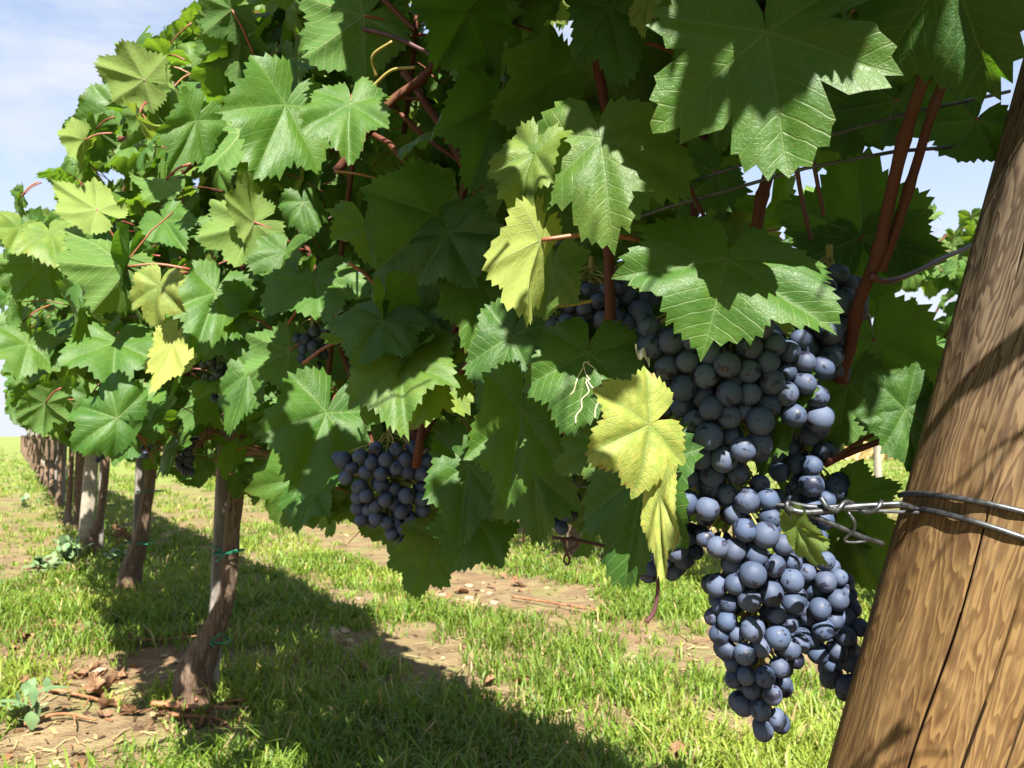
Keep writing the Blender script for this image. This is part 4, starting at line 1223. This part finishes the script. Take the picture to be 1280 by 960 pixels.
# scattered leaves: the ones that show most become parts of their own, the rest is one mass per vine
own = np.clip(np.searchsorted(np.array([1.2, 2.6, 4.0]), near_all['t']), 0, 3)
for vi in range(4):
    root, org = vines[vi]
    ids = np.where(own == vi)[0]
    order = ids[np.argsort(-va[ids])]
    quota = 100 - hero_n.get(vi, 0)
    sel = [i for i in order[:quota] if va[i] > 0]
    F = frame(near_all['td'], near_all['n'])
    for i in sel:
        r_ = np.random.default_rng(5000 + int(i)); s_ = float(near_all['s'][i]); J = near_all['C'][i]; Fi = F[i]
        back = nrm(-Fi[:, 1] * .7 - Fi[:, 2] * .5 - UP * .25)
        pet = spline([J - Fi[:, 2] * .0005, J + back * s_ * .45 + UP * .004, J + back * s_ * .95], 7)
        leaf_object("leaf", J, Fi, s_ * r_.uniform(.92, 1.08), s_, r_, root, org, near_all['tint'][i], 0 if vi < 2 else 1, pet,
                    fold=r_.uniform(0, .28), cup=r_.uniform(-.22, .08), wave=r_.uniform(.06, .15), bend=r_.uniform(0, 1.0), roll=r_.normal(0, .65), lobed=r_.uniform(.5, 1.7))
    rest = np.setdiff1d(ids, np.array(sel, int))
    if len(rest): merged_foliage("foliage", sub(near_all, rest), 1 if vi < 2 else 2, root, org)

# vines farther along the row
for i in range(4, len(VT)):
    root, org = vines[i]
    t0 = 5.45 + 1.41 * (i - 4)
    n = int(max(220, 640 * (7.0 / (t0 + 1.5)) ** .5))
    d = scatter(t0, t0 + 1.41, n, bot=max(.30, .46 - .02 * (i - 3)), size=.058 * (1 + .012 * t0))
    d = sub(d, keep_mask(d, False))
    merged_foliage("foliage", d, 2 if i < 7 else 3, root, org, i < 6)

# the next row across the alley
r2t = [1.79 + 1.4 * k for k in range(-2, 14)]
for i, t_ in enumerate(r2t):
    base = row(ROW2, t_); base[2] = gh(base[0], base[1])
    lab = {1: "grapevine of the next row showing sunlit behind the wooden post", 2: "grapevine of the next row behind the biggest grape bunch"}.get(i, "grapevine of the next row, mostly hidden behind the near canopy")
    root = empty("grapevine", base, lab, "grapevine", "grapevines of the next row")
    r_ = np.random.default_rng(300 + i)
    trunk_mesh([base - UP * .03, base + UP * .15 + RD * r_.normal(0, .03), base + UP * .35 + RD * r_.normal(0, .03), base + UP * .62], [.040, .032, .028, .022], "trunk", root, base, 60 + i)
    d = scatter(t_ - .1, t_ + 1.3, 620 if i < 6 else 300, p0=ROW2, top=1.42, bot=.58)
    px, py, z = proj(d['C'])
    rp = d['s'] * .7 * FPX / np.maximum(z, .1)
    k = np.ones(len(px), bool)
    for gx_, gy_, gr in GAPS[[3, 4, 21, 22]]: k &= np.hypot(px - gx_, py - gy_) > gr * .8
    d = sub(d, k)
    merged_foliage("foliage", d, 1 if i < 4 else 2, root, base, i < 6)
    if i < 5:
        for q in range(5):
            a = row(ROW2 + r_.normal(0, .04), t_ + r_.uniform(0, 1.3), .6)
            mb = MB(); mb.tube(spline([a, a + UP * .3 + RD * r_.normal(0, .1), a + UP * .62 + RD * r_.normal(0, .2) + RN * r_.normal(0, .1)], 10) - base, .0035, 6); mb.build("cane", M_CANE, root)

# ------------------------------------------------------------------ grapes
def sphere_mesh(name, seed, nu=28, nv=18):
    r_ = np.random.default_rng(seed); V = []; 
    ex = r_.uniform(.98, 1.14)
    for i in range(nv + 1):
        a = math.pi * i / nv
        for j in range(nu):
            b = 2 * math.pi * j / nu
            V.append((math.sin(a) * math.cos(b), math.sin(a) * math.sin(b), math.cos(a)))
    V = np.array(V)
    w = 1 + .018 * np.sin(3 * V[:, 0] + seed) * np.cos(2 * V[:, 1] + seed) + .012 * np.sin(4 * V[:, 2] + seed)
    V = V * w[:, None]; V[:, 2] *= ex; V[:, :] /= ex ** (1 / 3)
    top = V[:, 2] > .93; V[top, 2] -= (V[top, 2] - .93) * .8
    F = [[i * nu + j, i * nu + (j + 1) % nu, (i + 1) * nu + (j + 1) % nu, (i + 1) * nu + j] for i in range(nv) for j in range(nu)]
    mb = MB(); mb.add(V, [f[::-1] for f in F])
    return make_mesh(name, np.concatenate(mb.V), mb.Lp, mb.T, [M_BERRY])
BM = [sphere_mesh("berry", k) for k in range(6)]

def bunch(key, pts, zb, flat, label, detailed):
    pts = np.array(pts, float); r_ = np.random.default_rng(len(pts) * 7 + int(zb * 100))
    x, y, r = pts.T
    n = len(x)
    # depth: the front of a rounded bunch, wide where the bunch is wide
    z = np.zeros(n)
    for i in range(n):
        near_ = np.abs(y - y[i]) < (60 if key == "MAIN" else 30)
        lo, hi = x[near_].min() - r[i], x[near_].max() + r[i]
        cx, hw = .5 * (lo + hi), max(.5 * (hi - lo), r[i] * 1.2)
        z[i] = zb - math.sqrt(max(0, hw * hw - (x[i] - cx) ** 2)) * flat * zb / FPX
    rmed = np.median(r)
    z += np.clip(rmed * .92 - r, 0, 4) * .0022
    for it in range(60):
        P = np.array([U(x[i], y[i], z[i]) for i in range(n)]); rr = r * z / FPX
        D = np.linalg.norm(P[:, None] - P[None], axis=-1); mn = .86 * (rr[:, None] + rr[None])
        bad = np.argwhere((D < mn) & (np.arange(n)[:, None] < np.arange(n)[None]))
        if not len(bad): break
        for a, b in bad:
            back = a if (z[a], r[b]) > (z[b], r[a]) else b
            fr_ = b if back == a else a
            z[back] += .0008; z[fr_] -= .0002
    P = np.array([U(x[i], y[i], z[i]) for i in range(n)]); rr = r * z / FPX * 1.06
    # berries behind the front ones
    extra = []
    if detailed:
        tries = 900 if key == "MAIN" else 350
        for k in range(tries):
            i = r_.integers(0, n)
            q = P[i] + nrm(P[i] - CAMP) * r_.uniform(.010, .050 if key == "MAIN" else .032) + r_.normal(0, .006, 3)
            rq = np.median(rr) * r_.uniform(.88, 1.02)
            if np.all(np.linalg.norm(P - q, axis=1) > .84 * (rr + rq)) and all(np.linalg.norm(q - e[0]) > .84 * (rq + e[1]) for e in extra):
                px, py, _ = proj(q)
                if np.min(np.hypot(x - px, y - py)) < r[np.argmin(np.hypot(x - px, y - py))] * .8: extra.append((q, rq))
    allP = np.vstack([P] + [e[0][None] for e in extra]); allr = np.concatenate([rr, [e[1] for e in extra]])
    top = allP[:, 2].max()
    axis_c = allP.mean(0); loc = np.array([axis_c[0], axis_c[1], top])
    root = empty("grape_bunch", loc, label, "grapes", "grape bunches hanging in the near row")
    # stems
    mb = MB()
    hs = np.linspace(top + .02, allP[:, 2].min() + .012, 9)
    ax3 = []
    for h in hs:
        w = np.exp(-((allP[:, 2] - h) / .03) ** 2) + 1e-6
        c = (allP * w[:, None]).sum(0) / w.sum(); c[2] = h; c = c + nrm(c - CAMP) * .006; ax3.append(c)
    ax3 = np.array(ax3)
    A = spline(ax3, 24)
    mb.tube(A - loc, np.linspace(.0024, .0010, 24), 6)
    for i in range(len(allP)):
        k = int(np.argmin(np.abs(A[:, 2] - (allP[i, 2] + .016)))); a = A[k]; d = allP[i] - a; L_ = np.linalg.norm(d)
        e = allP[i] - d / L_ * allr[i] * .96
        mb.tube(spline([a, a + (e - a) * .6 + UP * .003, e], 5) - loc, .0008, 5, cap=False)
    mb.build("stem", M_PETG, root)
    # berries, the ones in front first
    order = list(range(len(allP)))
    mass = order[100:]
    front = order[:100]
    if len(order) > 100:
        o2 = sorted(range(n), key=lambda i: -r[i]) + list(range(n, len(allP)))
        front, mass = o2[:100], o2[100:]
    for i in front:
        o = bpy.data.objects.new("berry", BM[int(r_.integers(0, 6))]); COL.objects.link(o); o.parent = root
        c = A[int(np.argmin(np.abs(A[:, 2] - (allP[i, 2] + .016))))]
        up = nrm(c - allP[i] + r_.normal(0, .004, 3))
        qd = Vector(up.tolist()).to_track_quat('Z', 'Y')
        o.rotation_mode = 'QUATERNION'; o.rotation_quaternion = qd
        o.location = (allP[i] - loc).tolist(); o.scale = (float(allr[i]),) * 3
    if mass:
        base = np.array([v.co[:] for v in BM[0].vertices]); lp = np.zeros(len(BM[0].loops), int); BM[0].loops.foreach_get("vertex_index", lp)
        tt = np.array([p.loop_total for p in BM[0].polygons])
        # a shared unit size keeps the skin pattern at berry scale
        k = float(np.median(allr))
        Vm = np.concatenate([base * allr[i] / k + (allP[i] - loc) / k for i in mass]); Lm = np.concatenate([lp + j * len(base) for j in range(len(mass))]); Tm = np.tile(tt, len(mass))
        o = link("berries", make_mesh("berries", Vm, Lm, Tm, [M_BERRY]), root); o.scale = (k, k, k); tag(o, kind="stuff")
    return root
for b in BUNCHES: bunch(*b)

# ------------------------------------------------------------------ stakes, posts, ties
def bar(name, a, b, w, d, mat, label, cat, group=None, taper=1.0):
    a, b = np.asarray(a, float), np.asarray(b, float)
    ax = nrm(b - a); u = nrm(np.cross(ax, RD)); v = np.cross(ax, u)
    mb = MB(); V = []
    lv = np.linspace(0, 1, 9); r_ = np.random.default_rng(int(abs(a[0]) * 1000)); K = 0
    sec = [(-1, -.8), (-.8, -1), (.8, -1), (1, -.8), (1, .8), (.8, 1), (-.8, 1), (-1, .8)]
    for f in lv:
        c = a + (b - a) * f; k = 1 + (taper - 1) * f
        for sx_, sy_ in sec: V.append(c + u * sx_ * w * .5 * k * r_.uniform(.95, 1.05) + v * sy_ * d * .5 * k * r_.uniform(.95, 1.05))
    K = 8
    F = [[i * K + j, i * K + (j + 1) % K, (i + 1) * K + (j + 1) % K, (i + 1) * K + j] for i in range(8) for j in range(K)] + [list(range(K))[::-1], [8 * K + j for j in range(K)]]
    loc = a
    mb.add(np.array(V) - loc, F)
    o = mb.build(name, mat, None, (0, 0, 0), smooth=False); o.location = loc.tolist()
    return tag(o, label, cat, group)
def gpt(px, py, z):
    q = U(px, py, z); q[2] = gh(q[0], q[1]) - .03; return q
bar("vine_stake", gpt(264, 866, 1.80), U(283, 520, 1.77), .028, .022, M_STAKE, "grey wooden stake tied behind the bent twine-tied vine trunk", "stake", "stakes along the near row")
bar("vine_stake", gpt(168, 733, 3.0), U(180, 500, 2.97), .034, .028, M_STAKE, "grey wooden stake standing left of the second vine trunk", "stake", "stakes along the near row")
bar("line_post", gpt(106, 660, 4.35), U(124, 470, 4.3), .068, .06, M_CONC, "pale square concrete line post standing sunlit among the farther trunks", "post", "stakes along the near row")
bar("vine_stake", gpt(124, 678, 4.1), U(132, 520, 4.05), .035, .03, M_STAKE, "short pale stake right of the concrete line post", "stake", "stakes along the near row")
bar("vine_stake", gpt(97, 645, 4.9), U(103, 500, 4.85), .05, .045, M_BARK, "brown wooden stake standing close left of the concrete line post", "stake", "stakes along the near row")
for k in range(5, 18):
    b = row(P0 + .03, VT[k] + .06); b[2] = gh(b[0], b[1]) - .03
    bar("vine_stake", b, b + UP * 1.0 + RD * .03, .045 if k % 4 else .085, .04 if k % 4 else .07, M_STAKE if k % 4 else M_CONC, "distant stake in the near row past the concrete post", "stake", "stakes along the near row")
bq = gpt(1098, 602, 10.3)
bar("line_post", bq, bq + UP * .95, .085, .075, M_CONC, "grey concrete post far off in the alley between the grapes and the wooden post", "post")

def tie(px, py, z, rr, tilt, bow, lab):
    c = U(px, py, z); mb = MB()
    a = np.linspace(0, 2 * math.pi, 30)
    mb.tube([c + np.array([math.cos(q) * rr, math.sin(q) * rr * .9, tilt * math.cos(q)]) for q in a], .0019, 6)
    e = c + np.array([.1 * rr, -rr * .95, 0])
    for dx, dz in bow: mb.tube(spline([e, e + np.array([dx * .5, -.006, dz * .6]), e + np.array([dx, -.003, dz])], 8), .0017, 6)
    o = mb.build("twine_tie", M_TWINE, None, c)
    tag(o, lab, "twine tie", "green twine ties on vine trunks")
tie(286, 690, 1.755, .034, .004, ((-.03, .02), (.028, .010), (-.018, -.016)), "green twine tied in a bow midway up the bent trunk")
tie(268, 797, 1.78, .034, -.010, ((.03, .02), (.012, -.012)), "green twine tied low round the bent trunk, just above its swollen foot")
tie(187, 614, 2.96, .046, .0, ((.02, .01),), "green twine round the second trunk, just under the leaves")
tie(177, 678, 2.97, .048, -.004, ((.025, .006),), "green twine round the second trunk, lower down")

# ------------------------------------------------------------------ grass
def in_view(x, y, m=1.22):
    return (y > .55) & (np.abs(x) < (640 / FPX * m) * y + .12)
def cover(x, y):
    """how much grass stands at a spot, 0..1"""
    p = x * RN[0] + y * RN[1]; t = x * RD[0] + y * RD[1]
    pp = np.where(p > ROW2, (p - ROW2) % 2.06 + P0, p)
    c = .70 + .9 * (fbm(x * 1.1 + 5, y * 1.1, 21) - .5) + 1.7 * (fbm(x * 4.2, y * 4.2, 31, 3) - .5)
    c -= .85 * np.exp(-((pp - 1.66 - .08 * np.sin(t * 1.7)) / .24) ** 2)
    c -= .60 * np.exp(-((pp - 1.04 - .05 * np.sin(t * 2.3 + 1)) / .085) ** 2)
    left = np.exp(-((pp + .02) / .26) ** 2)
    c -= left * (.10 + .34 * np.clip((t - 2.4) / 1.5, 0, 1))
    c -= .65 * np.exp(-(((x + .62) / .27) ** 2 + ((y - 1.60) / .17) ** 2))
    c -= .55 * np.exp(-(((x + .95) / .22) ** 2 + ((y - 2.0) / .2) ** 2))
    c -= .6 * np.exp(-(((x + .24) / .30) ** 2 + ((y - 2.95) / .22) ** 2)) + .35 * np.exp(-(((x - .05) / .3) ** 2 + ((y - 3.2) / .25) ** 2))
    c += .25 * np.exp(-((pp - .62) / .22) ** 2) + .22 * np.exp(-((pp - 1.38) / .2) ** 2)
    return np.clip(c * 1.5, 0, 1)

def grass(name, ntuft, y0, y1, per, hgt, wid, label):
    """tufts over the visible ground, thinner with distance"""
    u = rng.uniform(0, 1, ntuft * 3)
    y = 1 / (1 / y0 + u * (1 / y1 - 1 / y0))
    x = rng.uniform(-1, 1, ntuft * 3) * (640 / FPX * 1.2 * y + .15)
    k = (rng.random(len(x)) < cover(x, y) ** 1.3)
    x, y = x[k][:ntuft], y[k][:ntuft]
    n = len(x)
    cx = np.repeat(x, per); cy = np.repeat(y, per)
    N = len(cx)
    sc_ = np.repeat(np.clip(rng.normal(1, .28, n), .45, 1.9) * (.55 + .6 * cover(x, y)), per)
    a = rng.uniform(0, 2 * math.pi, N)
    spread = .012 * (1 + .12 * cy)
    bx, by = cx + rng.normal(0, 1, N) * spread, cy + rng.normal(0, 1, N) * spread
    bz = ground_height(bx, by) - .004
    hh = hgt * sc_ * rng.uniform(.5, 1.25, N)
    ww = wid * (1 + .10 * cy) * rng.uniform(.7, 1.3, N)
    lean = rng.uniform(.15, 1.15, N) * hh
    dx, dy = np.cos(a), np.sin(a)
    tw = a + math.pi / 2 + rng.normal(0, .5, N)
    sx_, sy_ = np.cos(tw), np.sin(tw)
    B = np.stack([bx, by, bz], 1); D = np.stack([dx, dy, np.zeros(N)], 1); S = np.stack([sx_, sy_, np.zeros(N)], 1); Z = np.array([0, 0, 1.0])
    V = np.stack([B - S * (ww * .4)[:, None], B + S * (ww * .4)[:, None],
                  B + D * (lean * .30)[:, None] + Z * (hh * .62)[:, None] + S * (ww * .5)[:, None],
                  B + D * (lean * .30)[:, None] + Z * (hh * .62)[:, None] - S * (ww * .5)[:, None],
                  B + D * (lean * .72)[:, None] + Z * (hh * .92)[:, None] + S * (ww * .32)[:, None],
                  B + D * (lean * .72)[:, None] + Z * (hh * .92)[:, None] - S * (ww * .32)[:, None],
                  B + D * (lean * 1.15)[:, None] + Z * (hh * rng.uniform(.75, 1.0, N))[:, None]], 1)
    lp = np.array([0, 1, 2, 3, 3, 2, 4, 5, 5, 4, 6]); tt = np.array([4, 4, 3])
    loops = (lp[None] + 7 * np.arange(N)[:, None]).ravel()
    g = rng.random((N, 1)); pt = np.repeat(fbm(x * 2.1 + 70, y * 2.1, 77)[:, None], per, 0)
    c = (1 - g) * np.array([.095, .175, .022]) + g * np.array([.215, .290, .042])
    c = c * (.56 + .60 * pt) * np.array([.94, 1.0, .9]) 
    yl = np.clip((pt - .52) * 2.4, 0, .4)
    c = c * (1 - yl) + yl * np.array([.27, .29, .055])
    dry = (rng.random(N) < .07)[:, None]
    c = np.where(dry, np.array([.34, .26, .12]) * (.7 + .5 * g), c)
    me = make_mesh(name, V.reshape(-1, 3), loops, np.tile(tt, N), [M_GRASS], None, None, None, np.repeat(c, 7, 0), smooth=True)
    return tag(link(name, me), label, "grass", None, "stuff")
grass("grass", 9500, .95, 3.2, 8, .042, .0034, "short yellow-green grass growing in tufts over the near ground")
grass("grass", 11500, 2.6, 9.0, 7, .034, .0042, "sunlit grass along the alley between the vine rows")
grass("grass", 9000, 8.0, 40.0, 6, .045, .0060, "far grass toward the end of the vine rows")

# dead straw and crumbs of leaf lying between the tufts
N = 9000
u = rng.uniform(0, 1, N); yy = 1 / (1 / .95 + u * (1 / 7.5 - 1 / .95)); xx = rng.uniform(-1, 1, N) * (640 / FPX * 1.2 * yy + .15)
kk = rng.random(N) < np.clip(1.15 - cover(xx, yy), .12, 1); xx, yy = xx[kk], yy[kk]; N = len(xx)
a = rng.uniform(0, 6.28, N); ln = rng.uniform(.008, .055, N) * (1 + .05 * yy); wd = rng.uniform(.0008, .0022, N) * (1 + .15 * yy)
wide = rng.random(N) < .3; ln = np.where(wide, ln * .4, ln); wd = np.where(wide, wd * 3.5, wd)
B = np.stack([xx, yy, ground_height(xx, yy) + rng.uniform(.001, .006, N)], 1)
D = np.stack([np.cos(a), np.sin(a), rng.normal(0, .12, N)], 1); S = np.stack([-np.sin(a), np.cos(a), rng.normal(0, .3, N)], 1)
V = np.stack([B - D * ln[:, None] / 2 - S * wd[:, None], B - D * ln[:, None] / 2 + S * wd[:, None], B + D * ln[:, None] * .5 + S * wd[:, None] + UP * .002, B + D * ln[:, None] * .5 - S * wd[:, None] + UP * .002], 1)
pick = rng.random((N, 1))
c = np.where(pick < .5, np.array([.34, .26, .13]), np.where(pick < .8, np.array([.17, .085, .04]), np.array([.09, .055, .03]))) * rng.uniform(.6, 1.2, (N, 1))
tag(link("straw_litter", make_mesh("straw_litter", V.reshape(-1, 3), np.arange(4 * N), np.full(N, 4), [M_STRAW], None, None, None, np.repeat(c, 4, 0))), "dry straw and brown leaf crumbs scattered over the soil between the grass", "litter", None, "stuff")

# dry maize stubble beyond the alley
N = 2600
yy = rng.uniform(19, 27, N); xx = rng.uniform(5, 22, N) 
B = np.stack([xx, yy, np.zeros(N) - .01], 1); a = rng.uniform(0, 6.28, N); S = np.stack([np.cos(a), np.sin(a), 0 * a], 1)
D = np.stack([rng.normal(0, .3, N), rng.normal(0, .3, N), 0 * a], 1); hh = rng.uniform(.15, .5, N)[:, None]
V = np.stack([B - S * .03, B + S * .03, B + D * .4 + UP * hh + S * .035, B + D * .9 + UP * hh * .8 - S * .03], 1)
c = (rng.random((N, 1)) * .5 + .6) * np.array([.50, .36, .17])
tag(link("maize_stubble", make_mesh("maize_stubble", V.reshape(-1, 3), np.arange(4 * N), np.full(N, 4), [M_STRAW], None, None, None, np.repeat(c, 4, 0))), "dry straw-coloured maize stubble in the field beyond the alley", "crop", None, "stuff")

# ------------------------------------------------------------------ litter on the ground
def onG(px, py):
    """the ground point seen at a pixel"""
    d = U(px, py, 1.0) - CAMP; s = -(CAMH) / d[2]; q = CAMP + d * s
    q[2] = gh(q[0], q[1]); return q
def twig(pix, r, lab, group="pruned canes lying on the ground", fork=True):
    r_ = np.random.default_rng(int(pix[0][0]))
    P = np.array([onG(*q) for q in pix]); P[:, 2] += r + .006 + r_.uniform(0, .012, len(P))
    loc = P[0].copy(); mb = MB(); S = spline(P, 18)
    mb.tube(S - loc, np.linspace(r, r * .6, 18) * (1 + .18 * (np.arange(18) % 6 == 0)), 7)
    if fork:
        k = 11; d = nrm(S[k + 1] - S[k]); sd_ = np.cross(d, UP) * r_.choice([-1, 1])
        mb.tube(spline([S[k], S[k] + d * .03 + sd_ * .02 + UP * .006, S[k] + d * .06 + sd_ * .05 + UP * .002], 8) - loc, r * .5, 6)
    o = mb.build("pruned_cane", M_TWIG); o.location = loc.tolist()
    tag(o, lab, "twig", group)
twig([(190, 884), (245, 888), (305, 892)], .0060, "longest reddish pruned cane lying across the foot of the bent trunk")
twig([(60, 860), (100, 868), (138, 878)], .0045, "brown pruned cane lying in bare soil left of the bent trunk")
twig([(60, 780), (95, 783), (125, 800)], .0035, "thin brown pruned cane on soil near the left edge")
twig([(140, 803), (200, 802), (255, 797)], .0035, "thin straight red-brown cane reaching the low twine tie")
twig([(245, 878), (262, 850), (258, 842)], .0030, "short red twig leaning on the swollen vine foot", fork=False)
twig([(215, 902), (275, 900), (292, 925)], .0045, "bent brown cane below the longest pruned cane")
twig([(300, 890), (300, 915), (308, 940)], .0030, "short cane lying at the right end of the longest pruned cane", fork=False)
twig([(30, 905), (75, 895), (120, 900)], .0040, "brown cane in soil near the bottom left corner")
twig([(235, 905), (250, 925), (262, 945)], .0028, "thin cane pointing down toward the bottom of the picture", fork=False)
twig([(340, 775), (400, 778), (465, 774)], .0026, "thin straw-brown stalk lying at the edge of the row's shadow", fork=False)
twig([(640, 750), (690, 757), (760, 768)], .0045, "pale brown cane lying on the bare wheel track")
twig([(270, 846), (330, 852), (390, 858)], .0022, "fine reddish runner in the shaded grass right of the bent trunk", fork=False)

def dead_leaf(q, s, seed, lab, group):
    r_ = np.random.default_rng(seed)
    S = leaf_shape(r_, 1); P = leaf_relief(S, r_, fold=r_.uniform(.2, .6), cup=r_.uniform(.0, .5), wave=.3, bend=r_.uniform(-1, 1.4)) * s
    a = r_.uniform(0, 6.28); F = frame(np.array([[math.cos(a), math.sin(a), r_.normal(0, .25)]]), (UP + r_.normal(0, .35, 3))[None])[0]
    V = P @ F.T; V[:, 2] -= V[:, 2].min() - .002
    o = link("dead_leaf", make_mesh("dead_leaf", V, S['loops'], S['tot'], [M_DRY], None, S['uv'], S['flat']), None, q)
    tag(o, lab, "dead leaf", group)
k = 0
for cx, cy, sx_, sy_, n in ((70, 790, 70, 30, 16), (110, 850, 70, 40, 22), (230, 900, 80, 35, 22), (30, 860, 40, 40, 8), (560, 745, 60, 22, 16), (650, 730, 60, 25, 6), (60, 640, 40, 30, 8), (450, 860, 120, 60, 8), (620, 820, 100, 60, 5)):
    for j in range(n):
        px, py = random.gauss(cx, sx_ * .5), random.gauss(cy, sy_ * .5)
        if py < 610: continue
        q = onG(px, py); dead_leaf(q, random.uniform(.012, .028), 7000 + k, "crumpled brown dead vine leaf lying on the soil", "dead leaves on the soil"); k += 1
for px, py, s, lab in ((252, 762, .03, "orange-brown dead leaf in shaded grass left of the bent trunk's middle"), (144, 666, .05, "orange dead leaf standing upright in shade behind the second trunk"), (158, 677, .05, "orange dead leaf lying flat beside the upright orange one"), (254, 862, .035, "orange dead leaf stuck at the foot of the bent trunk"), (850, 955, .035, "pale tan dead leaf at the bottom edge below the grapes")):
    dead_leaf(onG(px, py), s, int(px), lab, "orange dead leaves")

def rock(name, q, s, seed, mat, lab, cat, group=None, flat=.6):
    r_ = np.random.default_rng(seed); nu, nv = 14, 9; V = []
    ph = r_.uniform(0, 6, 6)
    for i in range(nv + 1):
        a = math.pi * i / nv
        for j in range(nu):
            b = 2 * math.pi * j / nu
            v = np.array([math.sin(a) * math.cos(b), math.sin(a) * math.sin(b), math.cos(a)])
            f = 1 + .22 * math.sin(3 * v[0] + ph[0]) * math.sin(3 * v[1] + ph[1]) + .16 * math.sin(6 * v[2] + ph[2] + 4 * v[0]) + .1 * math.sin(9 * v[1] + ph[3])
            v = v * f; v[2] = np.clip(v[2], -.5, .8) * flat; v[0] *= 1.25; V.append(v * s)
    F = [[i * nu + j, (i + 1) * nu + j, (i + 1) * nu + (j + 1) % nu, i * nu + (j + 1) % nu] for i in range(nv) for j in range(nu)]
    mb = MB(); mb.add(V, F); o = mb.build(name, mat, None, (0, 0, 0), smooth=False); o.location = (q + np.array([0, 0, s * .2])).tolist(); o.rotation_euler = (0, 0, r_.uniform(0, 6))
    tag(o, lab, cat, group)
rock("stone", onG(507, 889), .026, 1, M_STONE, "white lump of stone lying in shaded grass at the bottom centre", "stone")
rock("stone", onG(604, 935), .008, 2, M_STONE, "tiny white pebble near the bottom edge, right of the white stone", "stone")
rock("stone", onG(266, 860), .022, 3, M_STONE, "whitish crumb of stone against the stake's foot", "stone")
rock("stone", onG(20, 733), .010, 4, M_STONE, "small white pebble near the left edge", "stone")
for j in range(46):
    cx, cy, sx_, sy_ = random.choice([(760, 790, 110, 40), (600, 735, 80, 25), (90, 820, 80, 40), (280, 930, 70, 25), (420, 760, 60, 40), (690, 930, 60, 25)])
    px, py = random.gauss(cx, sx_ * .5), random.gauss(cy, sy_ * .5)
    rock("soil_clod", onG(px, py), random.uniform(.006, .018), 20 + j, M_CLOD, "small brown clod of dry soil lying on bare ground", "soil clod", "clods of dry soil")

def weed(px, py, n, s, lab, tall=.5, seed=0):
    q = onG(px, py); r_ = np.random.default_rng(seed); mb = MB()
    for k in range(n):
        a = r_.uniform(0, 6.28); el = r_.uniform(.15, 1.2) * (tall + .5); b0 = np.array([r_.normal(0, s * .35), r_.normal(0, s * .35), r_.uniform(0, s * tall)])
        d = np.array([math.cos(a) * math.cos(el), math.sin(a) * math.cos(el), math.sin(el)]); sd_ = nrm(np.cross(d, UP + np.array([.01, .02, 0]))); nn = np.cross(sd_, d)
        ln = s * r_.uniform(.5, 1.0); w = ln * r_.uniform(.16, .26)
        st = np.linspace(0, 1, 6); prof = np.array([.12, .7, 1, .85, .5, .04])
        V = []
        for f, pf in zip(st, prof):
            c_ = b0 + d * ln * f - UP * ln * .35 * f * f
            V += [c_ - sd_ * w * pf, c_ - nn * w * .25 * pf, c_ + sd_ * w * pf]
        F = [[i * 3 + j, i * 3 + j + 1, i * 3 + 4 + j, i * 3 + 3 + j] for i in range(5) for j in range(2)]
        mb.add(V, F)
        if tall > .3: mb.tube([np.array([0, 0, -.01]), b0 * .6 + UP * .01, b0], .0015, 5)
    o = mb.build("weed", M_WEED, None, (0, 0, 0)); o.location = q.tolist()
    tag(o, lab, "weed", "weeds on the open ground")
weed(85, 700, 46, .11, "bushy blue-green weed growing left of the second vine trunk", .8, 1)
weed(55, 712, 26, .09, "lower blue-green weed at the left side of the bushy one", .5, 2)
weed(30, 632, 14, .10, "small upright weed far down the bare strip on the left", .9, 3)
weed(150, 700, 18, .09, "weed with yellowish broad leaves at the foot of the second trunk", .6, 4)
weed(95, 745, 26, .07, "flat leafy weed in the grass below the bushy blue-green weed", .2, 5)
weed(35, 900, 14, .075, "tall grassy weed with long pale leaves near the bottom left corner", .9, 6)
weed(78, 618, 12, .09, "little round weed beside the farther trunks", .6, 7)

# small white paper scrap stuck between the grapes and leaves
mb = MB(); s0 = U(799, 442, .452)
st = np.linspace(0, 1, 7); V = []
for f in st:
    c_ = U(795 + 16 * f, 436 + 14 * f + 5 * math.sin(f * 7), .452 + .004 * math.sin(f * 9)) - s0
    V += [c_ + UP * .0028 + RD * .001, c_ - UP * .0028, c_ - UP * .0027 + RN * .0006, c_ + UP * .0029 + RN * .0006]
F = [[i * 4 + j, i * 4 + (j + 1) % 4, i * 4 + 4 + (j + 1) % 4, i * 4 + 4 + j] for i in range(6) for j in range(4)] + [[0, 1, 2, 3], [27, 26, 25, 24]]
mb.add(V, F); o = mb.build("paper_scrap", M_LABEL); o.location = s0.tolist()
tag(o, "tiny crumpled white scrap caught between the grapes and the insect-trailed leaf", "scrap")
